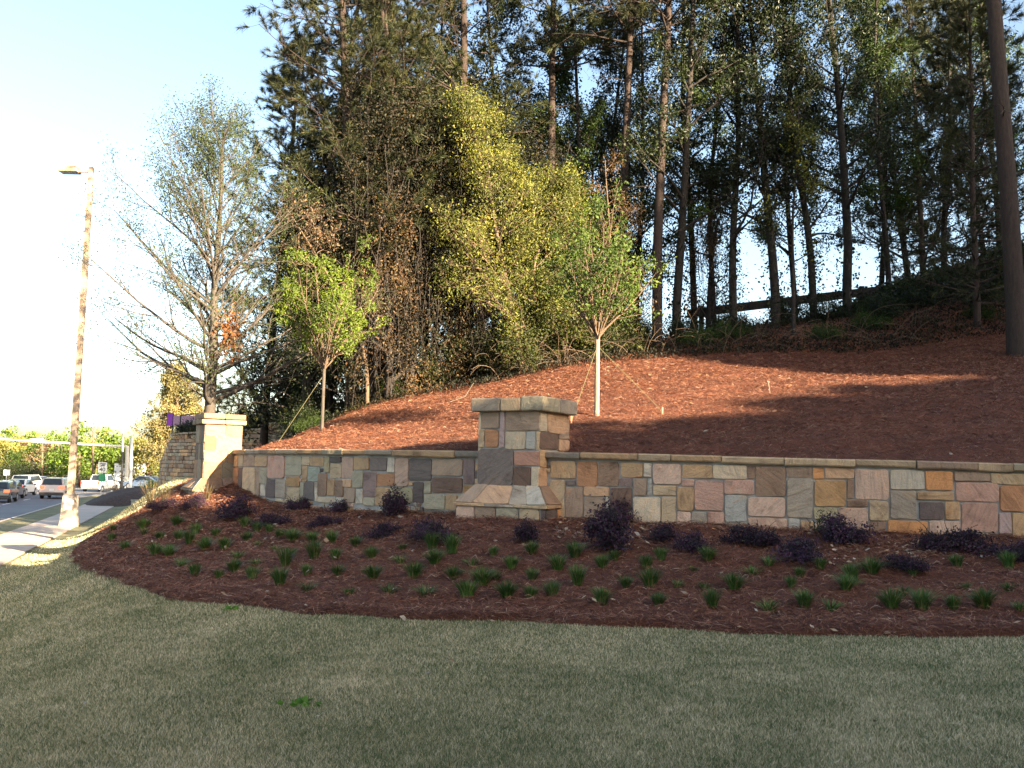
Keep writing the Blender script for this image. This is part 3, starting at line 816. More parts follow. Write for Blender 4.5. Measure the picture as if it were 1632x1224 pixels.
M_BLADE = mat_leaf('clump_blades', [(0.03, 0.08, 0.015), (0.05, 0.13, 0.022), (0.08, 0.17, 0.03), (0.11, 0.17, 0.05), (0.30, 0.24, 0.10)], 0.25, 0.5, 1.0)

def tip_arrays(t):
    return np.array([q for q, d in t]), np.array([d for q, d in t])

def make_pine(seed, H=20, r=0.19, crown_from=0.45, reach=3.2, nb=60, tuft=34, dens=1.0, name='pine_tree', low_dead=6, lean=(0, 0)):
    T = Tree(seed); rs = T.rs; root = empty(name)
    p = np.array([0, 0, -0.6]); d = unit(np.array([lean[0], lean[1], 1.0])); ns = 12; pts = []
    for i in range(ns):
        q = p + d * (H + .6) / ns; T.segs.append((p, q, r * (1 - 0.78 * i / ns), r * (1 - 0.78 * (i + 1) / ns))); pts.append((p, q)); p = q
        d = unit(d + np.r_[rs.randn(2) * 0.018, 0.02])
    def on(t):
        x = min(t * ns, ns - 1e-3); i = int(x); return pts[i][0] * (1 - x + i) + pts[i][1] * (x - i)
    for k in range(nb):
        t = crown_from + (0.99 - crown_from) * (k + rs.rand()) / nb
        f = (t - crown_from) / (1 - crown_from)
        L = reach * (0.75 + 0.25 * math.sin(f * 3.1)) * (1.05 - 0.75 * f) * (0.5 + 0.8 * rs.rand())
        az = rs.rand() * 6.28; el = 0.05 + 0.5 * f + rs.randn() * 0.12
        T.limb(on(t), (math.cos(az), math.sin(az), el), L, 0.035 * (1.2 - f), 0.008, 5, 0.10, 0.05, 0, [(int(5 * dens) + 1, 0.42, 48, 0.35)], 0.45)
    tips = T.tips; nt_ = len(T.segs)
    T.tips = []
    for k in range(low_dead):
        t = 0.15 + (crown_from - 0.15) * rs.rand(); az = rs.rand() * 6.28
        T.limb(on(t), (math.cos(az), math.sin(az), -0.05 + 0.2 * rs.rand()), 0.8 + 1.4 * rs.rand(), 0.02, 0.004, 5, 0.18, 0, 0, [(4, 0.5, 50, 0.3)])
    T.wood(M_BARK_PINE, root, 7)
    C, D = tip_arrays(tips)
    D = D + np.array([0, 0, 0.25]); D /= np.linalg.norm(D, axis=1)[:, None]
    V, F = needles(C, D, tuft, 0.29, 0.017, rs, 1.0)
    link('needle_crown', np_mesh('needle_crown', V, F), M_NEEDLE, root)
    return root

def make_broadleaf(seed, H=16, r=0.13, nb=26, reach=3.0, start=0.25, leafn=5, size=0.085, mat=None, bmat=None, ivy=0, name='broadleaf_tree', ang=50, kids=((6, 0.45, 45, 0.25), (5, 0.45, 45, 0.2)), lean=(0, 0), scatter=0.14, top=0.2, wob=0.012, ivym=None, trop=0.04):
    T = Tree(seed); rs = T.rs; root = empty(name)
    p = np.array([0, 0, -0.5]); d = unit(np.array([lean[0], lean[1], 1.0])); ns = 12; pts = []
    for i in range(ns):
        q = p + d * (H + .5) / ns; T.segs.append((p, q, r * (1 - (1 - top) * i / ns), r * (1 - (1 - top) * (i + 1) / ns))); pts.append((p, q)); p = q
        d = unit(d + np.r_[rs.randn(2) * wob * 3, 0.02])
    def on(t):
        x = min(t * ns, ns - 1e-3); i = int(x); return pts[i][0] * (1 - x + i) + pts[i][1] * (x - i)
    for k in range(nb):
        t = start + (0.99 - start) * (k + rs.rand()) / nb; f = (t - start) / (1 - start)
        az = rs.rand() * 6.28; L = reach * (1.0 - 0.65 * f) * (0.6 + 0.6 * rs.rand()); e = 1 / math.tan(math.radians(ang))
        T.limb(on(t), (math.cos(az), math.sin(az), e * (0.6 + 0.8 * f)), L, max(0.012, r * 0.32 * (1.1 - f)), 0.006, 6, 0.09, trop, 0, list(kids), 0.2)
    T.wood(bmat or M_BARK_DARK, root, 6)
    C, D = tip_arrays(T.tips)
    if leafn:
        Cn = np.repeat(C, leafn, axis=0) + rs.randn(len(C) * leafn, 3) * scatter
        leaves('leaf_crown', Cn, size, rs, 0.5, 0.5, mat=mat or M_LEAF_GREEN, parent=root)
    if ivy:
        t = rs.rand(ivy) ** 1.2 * 0.75; az = rs.rand(ivy) * 6.28
        P = np.array([on(v) for v in t]); rr = (r * 1.3 + np.abs(rs.randn(ivy)) * 0.22 * (0.6 + 0.5 * np.sin(t * 25 + seed)))
        P = P + np.c_[np.cos(az) * rr, np.sin(az) * rr, rs.randn(ivy) * 0.1]
        leaves('ivy', P, 0.10, rs, 0.7, 0.6, mat=ivym or M_LEAF_DARK, parent=root)
    return root

def make_bush(seed, rad=(0.8, 0.8, 0.7), n=2500, size=0.07, mat=None, stems=14, name='bush', smat=None, clumps=22, csd=0.2, up=0.3, aspect=0.5, lname='foliage'):
    rs = np.random.RandomState(seed); T = Tree(seed + 50); root = empty(name)
    cc = rand_unit(rs, clumps) * (rs.rand(clumps, 1) ** 0.4); cc[:, 2] = np.abs(cc[:, 2]) * 1.0 + 0.15
    cc = cc * np.array(rad)
    for c in cc[:max(stems, 1)]:
        T.limb((rs.randn() * 0.05, rs.randn() * 0.05, -0.1), unit(c + np.array([0, 0, 0.3])), np.linalg.norm(c) * 1.1 + 0.1, 0.014, 0.004, 5, 0.12, 0.03, 0, [(4, 0.4, 40, 0.3)])
    T.wood(smat or M_BARK_DARK, root, 5, 'stems')
    w = 0.4 + rs.rand(clumps); w /= w.sum()
    idx = rs.choice(clumps, n, p=w)
    P = cc[idx] + rs.randn(n, 3) * csd * np.array(rad) * (0.6 + 0.8 * rs.rand(clumps))[idx][:, None]
    P[:, 2] = np.abs(P[:, 2])
    leaves(lname, P, size, rs, aspect, 0.2, mat=mat or M_LEAF_GREEN, parent=root)
    return root

used_proto = set()
def place(proto, loc, rz=0.0, s=1.0, label=None, cat=None, group=None, sz=None, tilt=None):
    if proto.name in used_proto:
        kids = list(KIDS[proto.name])
        o = proto.copy(); COL.objects.link(o)
        for k in kids:
            c = k.copy(); COL.objects.link(c); c.parent = o
    else:
        used_proto.add(proto.name); o = proto
        KIDS[proto.name] = [c for c in S.objects if c.parent == proto]
    o.location = tuple(float(v) for v in loc)
    o.rotation_euler = (tilt[0] if tilt else 0, tilt[1] if tilt else 0, rz); o.scale = (s, s, s * (sz or 1))
    tag(o, label, cat, group)
    return o
ORD = ['first', 'second', 'third', 'fourth', 'fifth', 'sixth', 'seventh', 'eighth', 'ninth', 'tenth', 'eleventh', 'twelfth', 'thirteenth', 'fourteenth', 'fifteenth', 'sixteenth',
       'seventeenth', 'eighteenth', 'nineteenth', 'twentieth', 'twenty-first', 'twenty-second', 'twenty-third', 'twenty-fourth']

# ---------------------------------------------------------------- the wood on the ridge
def base_at(px, Y, py=None):
    p = at(px, py if py else 600, Y)
    return np.array([p[0], p[1], float(mound_z(p[0], p[1]))])
RSF = np.random.RandomState(77)
pineA = make_pine(1, 21, 0.20, 0.26, 3.8, 125, 40, 1.7)
pineB = make_pine(2, 22, 0.22, 0.18, 4.2, 130, 40, 1.7)
pineC = make_pine(3, 22, 0.19, 0.50, 3.2, 75, 38, 1.5)
pineE = make_pine(31, 13, 0.13, 0.10, 3.2, 110, 38, 1.6)
FOREST = 'trees of the wood on the ridge'
pines = [
    (pineB, 560, 30.5, 0.3, 1.0, 'dark dense pine left of the vine tangle, third tall pine from the left'),
    (pineA, 490, 31.5, 1.9, 0.92, 'dark full pine right behind the left young tree'),
    (pineB, 425, 34.0, 2.7, 0.80, 'leftmost tall dark pine, behind the spreading bare tree'),
    (pineA, 640, 31.0, 4.4, 1.05, 'tall pine with golden lit boughs near the top, above the pink-leaved sprays'),
    (pineB, 740, 32.5, 5.3, 1.05, 'tall pine with straight reddish upper trunk, above the yellow-green tree'),
    (pineC, 1047, 30.5, 1.2, 1.0, 'pine with straight reddish bare trunk right of the right young tree'),
    (pineC, 880, 33.0, 2.8, 1.02, 'pine with bare trunk seen behind the yellow-green tree'),
    (pineC, 985, 31.8, 0.1, 1.0, 'slightly leaning dark pine above the right young tree'),
    (pineC, 1622, 25.5, 3.0, 1.0, 'thick dark pine trunk at the right edge of the picture'),
    (pineE, 1560, 29.0, 3.6, 0.95, 'dark drooping conifer in front of the ivy bank, beside the thick right pine'),
    (pineE, 1475, 36.0, 5.0, 1.05, 'dim conifer farther back left of the drooping conifer'),
]
for pr, px, Y, rz, s, lab in pines:
    b = base_at(px, Y)
    place(pr, b, rz, s * (1.45 if px == 1622 else 1), lab, 'pine tree', FOREST)
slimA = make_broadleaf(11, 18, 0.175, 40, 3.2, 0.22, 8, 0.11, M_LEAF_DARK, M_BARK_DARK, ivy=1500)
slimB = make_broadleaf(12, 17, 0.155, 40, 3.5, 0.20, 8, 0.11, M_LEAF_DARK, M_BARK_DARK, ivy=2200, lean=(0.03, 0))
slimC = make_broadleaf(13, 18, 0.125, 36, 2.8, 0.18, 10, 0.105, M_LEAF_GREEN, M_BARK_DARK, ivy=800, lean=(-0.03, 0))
slims = [
    (slimA, 1078, 31.5, 0.0, 1.0, 'dark ivy-wrapped trunk just right of the reddish pine'),
    (slimC, 1106, 33.0, 1.3, 1.0, 'thin dark trunk between the two ivy-wrapped trunks'),
    (slimB, 1170, 31.0, 2.0, 1.0, 'dark ivy-wrapped trunk left of the open patch of sky'),
    (slimA, 1237, 31.0, 3.3, 0.95, 'straight dark trunk crossing the timber rail at its left half'),
    (slimB, 1298, 31.5, 4.0, 0.95, 'dark trunk with a bend near its foot at the middle of the timber rail'),
    (slimA, 1352, 32.0, 5.2, 1.0, 'dark trunk at the right end of the timber rail'),
    (slimC, 1420, 34.5, 0.7, 1.0, 'slender leafy tree behind the left end of the ivy bank'),
    (slimB, 1510, 36.0, 1.5, 0.9, 'leafy tree rising behind the middle of the ivy bank'),
    (slimC, 930, 34.5, 2.2, 1.0, 'thin leafy tree right behind the yellow-green tree'),
    (slimA, 680, 34.0, 2.9, 0.95, 'dark trunk in the gap left of the yellow-green tree'),
    (slimC, 600, 34.5, 3.8, 0.95, 'thin dark tree behind the vine tangle'),
    (slimB, 810, 35.0, 4.6, 1.0, 'dark tree hidden behind the yellow-green tree'),
    (slimC, 1140, 35.5, 5.9, 1.0, 'farther dark tree between the open sky patch and the ivy trunks'),
    (slimC, 1270, 37.0, 0.4, 1.0, 'farther slim tree seen between two trunks at the timber rail'),
    (slimC, 1405, 38.0, 3.1, 1.0, 'farther leafy tree right of the timber rail'),
    (slimC, 1600, 37.0, 1.1, 1.0, 'leafy tree behind the right pine'),
    (slimA, 520, 35.5, 0.9, 0.85, 'dark tree farther back behind the left young tree'),
    (slimB, 1015, 36.0, 2.1, 1.0, 'farther dark tree left of the reddish pine'),
    (slimB, 470, 38.5, 1.1, 1.0, 'dim tree at the back between the left young tree and the leftmost tall pine'),
    (slimA, 560, 39.5, 2.0, 1.05, 'dim tree at the back behind the third tall pine from the left'),
    (slimB, 650, 39.0, 3.0, 1.05, 'dim tree at the back above the broad vine column'),
    (slimA, 745, 40.0, 4.0, 1.05, 'dim tree at the back left of the yellow-green tree top'),
    (slimC, 850, 40.5, 5.0, 1.05, 'dim tree at the back right of the yellow-green tree top'),
    (slimB, 955, 39.5, 6.0, 1.05, 'dim tree at the back above the right young tree'),
    (slimA, 1455, 41.0, 3.6, 1.0, 'dim tree at the back above the left half of the ivy bank'),
    (slimB, 1575, 41.0, 4.6, 1.0, 'dim tree at the back behind the drooping conifer'),
]
for pr, px, Y, rz, s, lab in slims:
    place(pr, base_at(px, Y), rz, s, lab, 'tree', FOREST)

# trees wrapped in vines: the tangle left of centre
def make_vine_tree(seed, H=9, w=1.3, n=9000, mat=M_LEAF_MIX, size=0.085):
    rs = np.random.RandomState(seed); T = Tree(seed); root = empty('vine_covered_tree')
    T.limb((0, 0, -0.5), (0, 0, 1), H, 0.16, 0.04, 10, 0.03, 0.02, 0, [(18, 0.22, 70, 0.1), (3, 0.4, 40, 0.2)])
    for k in range(60):
        a = rs.rand() * 6.28; r = w * (0.3 + 0.8 * rs.rand()); z = H * (0.25 + 0.7 * rs.rand()); L = 1.0 + rs.rand() * min(3.5, z)
        T.limb((math.cos(a) * r, math.sin(a) * r, z), (rs.randn() * 0.15, rs.randn() * 0.15, -1), L, 0.012, 0.006, 8, 0.12, -0.05, 0, [])
    T.wood(M_BARK_DARK, root, 5)
    k = 46; a = rs.rand(k) * 6.28; z = rs.rand(k) ** 0.8 * H; prof = w * (1.15 - 0.75 * (z / H)) * (0.55 + 0.6 * rs.rand(k))
    cc = np.c_[np.cos(a) * prof, np.sin(a) * prof, z]
    idx = rs.randint(0, k, n)
    P = cc[idx] + rs.randn(n, 3) * np.array([0.30, 0.30, 0.5]) * (0.5 + rs.rand(k))[idx][:, None]
    P[:, 2] = np.maximum(P[:, 2], 0.0)
    leaves('vine_leaves', P, size, rs, 0.6, 0.7, mat=mat, parent=root)
    return root
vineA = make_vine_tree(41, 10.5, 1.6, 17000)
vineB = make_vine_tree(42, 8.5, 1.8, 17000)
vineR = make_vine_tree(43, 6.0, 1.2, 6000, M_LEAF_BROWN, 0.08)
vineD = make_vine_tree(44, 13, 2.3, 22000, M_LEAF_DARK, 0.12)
VG = 'vine-covered trees in the tangle'
for pr, px, Y, rz, s, lab in [
    (vineD, 478, 34.6, 0.3, 0.85, 'darkest leafy column at the left end of the wood'), (vineD, 530, 33.2, 1.7, 0.95, 'dark leafy column behind the left young tree, right side'), (vineD, 612, 33.6, 3.1, 1.0, 'tall dark leafy column behind the pink-budded tree'),
    (vineD, 690, 34.4, 4.5, 0.95, 'tall dark leafy column left of the yellow-green tree'), (vineD, 770, 35.0, 5.6, 0.9, 'dark leafy column hidden behind the yellow-green tree'), (vineD, 850, 34.8, 0.9, 0.8, 'dark leafy column right of the yellow-green tree'),
    (vineD, 935, 35.6, 2.3, 0.75, 'dark leafy column behind the right young tree'), (vineD, 490, 31.2, 3.9, 0.5, 'short dark leafy mass at the foot of the left pines'), (vineD, 560, 30.4, 5.1, 0.42, 'short dark leafy mass right behind the left young tree crown'),
    (vineA, 592, 29.3, 0, 1.0, 'leftmost tall column of dark vines, right of the left young tree'),
    (vineB, 655, 29.8, 1.2, 1.05, 'broad dark vine column above the low end of the straw slope'),
    (vineA, 715, 30.5, 2.4, 0.85, 'vine column below the yellow-green tree, on its left'),
    (vineB, 790, 30.8, 3.9, 0.8, 'vine column straight behind the central pillar'),
    (vineA, 860, 31.5, 5.0, 0.75, 'vine column left of the right young tree'),
    (vineR, 620, 28.6, 0.5, 1.0, 'tangle of brown dead leaves low in front of the dark vine columns'),
    (vineR, 905, 30.6, 2.0, 0.9, 'brown-leaved tangle behind the right young tree'),
    (vineB, 975, 33.6, 0.9, 0.7, 'dark vine column right behind the right young tree'),
    (vineR, 1130, 32.2, 4.0, 0.75, 'brown tangle round the trunks right of the reddish pine'),
    (vineR, 760, 29.9, 4.6, 0.8, 'brown-leaved tangle between the dark vine columns')]:
    place(pr, base_at(px, Y), rz, s, lab, 'vine-covered tree', VG)

# the sunlit yellow-green tree and its neighbours
M_LEAF_OLIVE_LIT = mat_leaf('lit_olive_leaves', [(0.09, 0.13, 0.02), (0.17, 0.21, 0.035), (0.27, 0.28, 0.06), (0.13, 0.11, 0.04)], 0.3)  # brighter, yellower copy of the olive leaves, sunlight put into the colour
M_LEAF_OLIVE = mat_leaf('olive_leaves', [(0.035, 0.055, 0.012), (0.065, 0.095, 0.018), (0.11, 0.13, 0.028), (0.10, 0.07, 0.03)], 0.3)
bigB = make_bush(66, (2.1, 1.4, 1.9), 15000, 0.085, M_LEAF_OLIVE, 26, 'large_bush', M_TWIG, 46, 0.13)
for px, Y, rz, s, w in ((765, 30.0, 0.3, 0.85, 'left of the central pillar top'), (838, 29.9, 1.6, 1.05, 'right above the central pillar'), (925, 30.0, 2.9, 1.0, 'left behind the right young tree'), (985, 31.0, 4.4, 0.8, 'right behind the right young tree')):
    place(bigB, base_at(px, Y) - np.array([0, 0, 0.2]), rz, s, 'large olive-green leafy bush at the top of the straw, ' + w, 'bush', 'large bushes in front of the vine tangle')
T = make_broadleaf(61, 8.8, 0.10, 44, 2.9, 0.22, 10, 0.085, M_LEAF_YELLOW, M_TWIG, 0, 'yellow_green_tree', 56, ((7, 0.5, 45, 0.2), (4, 0.45, 45, 0.2)), (-0.13, 0), 0.20, wob=0.03)
place(T, base_at(835, 29.2), 0.4, 1.0, 'sunlit yellow-green leafy tree leaning left above the central pillar', 'tree')
T = make_broadleaf(67, 6.2, 0.08, 40, 2.6, 0.14, 11, 0.085, M_LEAF_OLIVE_LIT, M_TWIG, 0, 'yellow_green_tree', 60, ((7, 0.5, 45, 0.2), (4, 0.45, 45, 0.2)), (0.05, 0), 0.20, wob=0.03)
place(T, base_at(862, 29.8), 2.4, 1.0, 'shorter broad yellow-green tree right of the tall yellow-green one', 'tree')
T = make_broadleaf(62, 6.4, 0.08, 40, 3.0, 0.06, 10, 0.10, M_LEAF_SPRING, M_TWIG, 0, 'leafy_tree', 48, ((6, 0.5, 45, 0.2), (4, 0.45, 45, 0.2)), (0.03, 0), 0.16)
place(T, base_at(925, 30.6), 0.0, 0.85, 'bright green leafy tree behind the right young tree', 'tree')
T = make_broadleaf(63, 6.4, 0.06, 14, 1.8, 0.2, 4, 0.10, M_LEAF_BROWN, M_TWIG, 0, 'dry_leaved_tree', 50, ((6, 0.5, 45, 0.3), (3, 0.45, 45, 0.3)), (0.0, 0), 0.15)
place(T, base_at(985, 30.2), 0.0, 1.0, 'slim tree with dry golden leaves above the right young tree', 'tree')
T = make_broadleaf(64, 6.6, 0.07, 16, 2.0, 0.35, 3, 0.08, mat_leaf('pink_buds', [(0.28, 0.16, 0.11), (0.33, 0.21, 0.14), (0.14, 0.14, 0.05), (0.10, 0.07, 0.04)], 0.3), M_TWIG, 0, 'budding_tree', 62, ((8, 0.5, 45, 0.3), (4, 0.5, 40, 0.2)), (-0.10, -0.02), 0.13, wob=0.03)
place(T, base_at(590, 28.4), 0.0, 1.05, 'twiggy tree with pinkish buds above the left young tree', 'tree')
T = make_broadleaf(65, 8.0, 0.08, 14, 2.4, 0.35, 4, 0.12, M_LEAF_YELLOW, M_BARK_DARK, 0, 'magnolia_tree', 55, ((5, 0.5, 45, 0.4), (3, 0.5, 40, 0.3)), (0.02, 0), 0.13)
place(T, base_at(1265, 30.0), 0.6, 0.95, 'tree with sunlit pale leaves high in front of the right trunks', 'tree')

# the big spreading tree on the left, only just in leaf
T = Tree(71); rs = T.rs
bt = empty('spreading_tree', at(331, 700, 26.5) * np.array([1, 1, 0]) + np.array([0, 0, 1.7]), 0, 'large spreading tree with thin bare branches and tiny new leaves, behind the far pillar', 'tree')
p = np.array([0, 0, -0.5]); pts = []; H = 10.8
for i in range(14):
    q = p + np.array([rs.randn() * 0.03 + 0.01, rs.randn() * 0.04, (H + .5) / 14]); T.segs.append((p, q, 0.20 * (1 - 0.9 * i / 14) + .01, 0.20 * (1 - 0.9 * (i + 1) / 14) + .01)); pts.append((p, q)); p = q
def on(t):
    x = min(t * 14, 13.99); i = int(x); return pts[i][0] * (1 - x + i) + pts[i][1] * (x - i)
for k in range(58):
    t = 0.30 + 0.69 * (k + rs.rand()) / 58; f = (t - 0.30) / 0.69
    az = rs.rand() * 6.28; L = 5.0 * (1 - 0.72 * f) * (0.7 + 0.5 * rs.rand())
    if math.cos(az) < -0.3: L *= 1.1
    T.limb(on(t), (math.cos(az), math.sin(az), 0.25 + 1.1 * f), L, 0.060 * (1.15 - f), 0.010, 7, 0.07, 0.06, 0, [(9, 0.42, 38, 0.15), (5, 0.45, 38, 0.2)], 0.1)
T.wood(M_BARK_GREY, bt, 6)
C, D = tip_arrays(T.tips)
Cn = np.repeat(C, 7, axis=0) + rs.randn(len(C) * 7, 3) * 0.15
leaves('leaf_crown', Cn, 0.062, rs, 0.5, 0.3, mat=mat_leaf('new_leaves', [(0.07, 0.11, 0.04), (0.11, 0.15, 0.05), (0.12, 0.17, 0.05)], 0.3), parent=bt)
n = 420; P = np.array([0.55, -0.2, 5.0]) + rs.randn(n, 3) * np.array([0.20, 0.2, 0.36])
leaves('dry_leaf_cluster', P, 0.11, rs, 0.6, 0.5, mat=M_LEAF_ORANGE, parent=bt)['kind'] = 'stuff'

# two young street trees on the mound
def young_tree(seed, H, stem, wood_r, crown_r, nleaf, lm=M_LEAF_SPRING, bm=None):
    T = Tree(seed); rs = T.rs; root = empty('young_tree')
    T.segs.append((np.array([0, 0, -0.2]), np.array([0, 0, stem * 0.5]), wood_r, wood_r * 0.92)); T.segs.append((np.array([0, 0, stem * 0.5]), np.array([0, 0, stem + 0.05]), wood_r * 0.92, wood_r * 0.9))
    tk = T.wood(bm or M_BARK_PALE, root, 12, 'trunk'); T.segs = []
    for k in range(17):
        a = k * 2.4 + rs.rand() * 0.5; sp = 0.12 + 1.05 * (k / 16.0)
        L = (H - stem) * (1.12 - 0.42 * sp) * (0.8 + 0.3 * rs.rand())
        T.limb((0, 0, stem - 0.12 + rs.rand() * 0.16), (math.cos(a) * sp * 1.1, math.sin(a) * sp * 1.1, 1.0), L, 0.024, 0.005, 8, 0.055, 0.07, 0, [(8, 0.40, 42, 0.15), (2, 0.5, 35, 0.3)], 0.05)
    T.wood(M_TWIG, root, 5, 'branches')
    C, D = tip_arrays(T.tips)
    idx = rs.randint(0, len(C), nleaf)
    leaves('leaf_crown', C[idx] + rs.randn(nleaf, 3) * 0.06, 0.075, rs, 0.55, 0.2, mat=lm, parent=root)
    return root
b = hit(951, 663, mound_z, 15.5, 40)
ytr = young_tree(81, 4.3, 1.66, 0.055, 1.1, 5400, mat_leaf('young_green_shaded', [(0.07, 0.13, 0.022), (0.11, 0.18, 0.03), (0.15, 0.22, 0.045)], 0.35))  # leaf green darkened so the crown looks partly shaded
place(ytr, b, 0, 1.0, 'young staked tree with pale straight trunk behind the central pillar, right of it', 'tree', 'young trees on the straw mound')
bL = hit(513, 686, mound_z, 20, 40)
ytl = young_tree(82, 4.7, 1.66, 0.045, 1.2, 9500, mat_leaf('lime_leaves', [(0.16, 0.26, 0.03), (0.24, 0.36, 0.045), (0.32, 0.42, 0.07)], 0.4), M_BARK_GREY)
place(ytl, bL, 0, 1.0, 'young sunlit lime-green tree with thin trunk on the left flank of the mound', 'tree', 'young trees on the straw mound')
M_ROPE = mat_flat('guy_rope', (0.12, 0.11, 0.05), 0.9)
M_STAKE = mat_flat('stake_wood', (0.3, 0.2, 0.12), 0.9)
for tb, dirs, who in ((b, [(-0.55, -0.5, 'left'), (1.3, -0.3, 'right')], 'right young tree'), (bL, [(-1.2, -0.2, 'left')], 'left young tree')):
    for dx, dy, sd in dirs:
        e = np.array([tb[0] + dx, tb[1] + dy, 0]); e[2] = mound_z(e[0], e[1])
        o = empty('guy_line', e, 0, 'thin olive guy line staked %s of the %s' % (sd, who), 'guy line')
        mb = MB(); mb.bar((0, 0, 0.05), np.array([tb[0], tb[1], tb[2] + 1.45]) - e, 0.006, n=5); mb.build('rope', M_ROPE, o)
        mb = MB(); mb.box((0, 0, 0.05), (0.03, 0.03, 0.18)); mb.build('stake', M_STAKE, o)

# undergrowth along the top of the straw
bushG = make_bush(91, (1.1, 1.0, 0.8), 4200, 0.075, M_LEAF_GREEN)
bushD = make_bush(92, (1.3, 1.1, 1.0), 5200, 0.08, M_LEAF_DARK)
bushB = make_bush(93, (1.0, 1.0, 0.9), 1500, 0.06, M_LEAF_MIX, stems=22, name='twiggy_bush', smat=M_TWIG, clumps=30)
UG = 'bushes along the edge of the wood'
items = []
places_ = ['below the dark pines at the left end', 'at the foot of the leftmost vine column', 'behind the low end of the straw slope', 'left of the central pillar', 'behind the central pillar',
           'left of the right young tree', 'behind the right young tree', 'at the foot of the reddish pine', 'below the ivy-wrapped trunks', 'under the left end of the timber rail', 'under the middle of the timber rail',
           'under the right end of the timber rail', 'at the left foot of the ivy bank', 'below the ivy bank', 'left of the thick right pine']
xs_ = [505, 570, 640, 705, 780, 850, 925, 1010, 1090, 1165, 1240, 1315, 1395, 1480, 1565]
rs = np.random.RandomState(6)
for i, (px, where) in enumerate(zip(xs_, places_)):
    for row, (Y, pr, s, w) in enumerate([(29.9, bushG if i % 3 != 1 else bushB, 0.62, 'front'), (31.3, bushD, 0.72, 'rear')]):
        x = px + rs.randn() * 14; Yb = Y - (1.6 if px < 560 else 0) + rs.randn() * 0.3
        if pr is bushG and 640 < px < 900: pr = bushB; s = 0.95
        kind = {'bush': 'leafy bush' if pr is bushG else 'dark dense bush', 'twiggy_bush': 'bush of dry twigs'}[pr.name.split('.')[0]]
        place(pr, base_at(x, Yb) - np.array([0, 0, 0.1]), rs.rand() * 6, s * (0.85 + 0.3 * rs.rand()), '%s in the %s row %s' % (kind, w, where), 'bush', UG)
# loose leaf litter, weeds and ground cover on the ridge top
n = 26000
X = rs.rand(n) * 30 - 9; Yv = 28.0 + np.abs(rs.randn(n)) * 2.6
z = mound_z(X, Yv); P = np.c_[X, Yv, z + np.abs(rs.randn(n)) * 0.10]
tag(leaves('weeds', P, 0.10, rs, 0.45, -0.6, mat=M_LEAF_MIX), 'low weeds and leaf litter under the trees on the ridge', 'weeds', kind='stuff')
# arching dry stems
T = Tree(99)
for k in range(110):
    px = 800 + rs.rand() * 700 if k < 70 else 780 + rs.rand() * 120; bb = base_at(px, 28.4 + rs.rand() * 1.5)
    T.limb(bb, (rs.randn() * 0.6, -0.4 + rs.randn() * 0.3, 1), 1.0 + rs.rand() * 0.9, 0.012, 0.005, 8, 0.08, -0.16, 0, [(2, 0.4, 35, 0.4)])
V, F = tube_arrays(T.segs, 4)
tag(link('dry_stems', np_mesh('dry_stems', V, F), M_TWIG), 'arching dry stems at the upper edge of the straw', 'stems', kind='stuff')

# timber rail on posts
e0 = at(1095, 500, 33.5); e1 = at(1400, 463, 33.0)
rl = empty('timber_rail_fence', (e0[0], e0[1], float(mound_z(e0[0], e0[1]))), 0, 'dark timber rail fence between the trunks under the open sky patch', 'fence')
o0 = np.array(rl.location); mb = MB()
dv = e1 - e0; L = np.linalg.norm(dv); ang = math.atan2(dv[1], dv[0]); el = math.asin(dv[2] / L)
Rm = Matrix.Rotation(ang, 3, 'Z') @ Matrix.Rotation(-el, 3, 'Y')
mb.box((e0 + e1) / 2 - o0, (L, 0.12, 0.30), rot=np.array(Rm)); mb.build('rail', M_BARK_DARK, rl)
for f in (0.08, 0.5, 0.92):
    q = e0 + dv * f - o0; mb = MB(); mb.box((q[0], q[1] + 0.13, q[2] - 0.9), (0.16, 0.14, 2.3)); mb.build('post', M_BARK_DARK, rl)

# ivy-covered bank rising at the right
Xg = np.linspace(9.5, 24, 50)
def bank_top(x): return np.interp(x, [10, 13.0, 16.8, 19, 24], [7.6, 9.75, 11.1, 11.75, 12.3])
V = []; F = []; prof = [(-1.6, 0.0), (-1.2, .45), (-0.6, .85), (0, 1.0), (0.9, 0.95), (2, 0.5), (2.8, 0)]
for i_, x in enumerate(Xg):
    for dy, f in prof:
        yb = 33.6 - 0.08 * (x - 12); z0 = float(mound_z(x, yb + dy)) - 0.3
        V.append((x, yb + dy + 0.2 * math.sin(x * 1.7), z0 + (bank_top(x) - 0.25 - z0) * f + 0.12 * math.sin(3 * x + 5 * dy)))
for i_ in range(49):
    for k in range(6): a = i_ * 7 + k; F.append((a, a + 7, a + 8, a + 1))
V = np.array(V)
bk = empty('ivy_bank', (16, 33.5, 7.0), 0, 'dark ivy-smothered bank rising to the right edge under the pines', 'hedge')
link('bank_core', np_mesh('bank_core', V - np.array([16, 33.5, 7.0]), np.array(F), smooth=True), mat_flat('bank_soil', (0.03, 0.03, 0.018), 1.0), bk)
n = 30000; Fq = np.array(F); c = rs.randint(0, len(Fq), n); a, b2 = rs.rand(n, 1), rs.rand(n, 1); q = V[Fq[c]]
P = q[:, 0] * (1 - a) * (1 - b2) + q[:, 1] * a * (1 - b2) + q[:, 2] * a * b2 + q[:, 3] * (1 - a) * b2 + np.abs(rs.randn(n, 3)) * np.array([0.1, -0.16, 0.16])
leaves('ivy_leaves', P - np.array([16, 33.5, 7.0]), 0.12, rs, 0.8, 0.3, mat=M_LEAF_DARK, parent=bk)
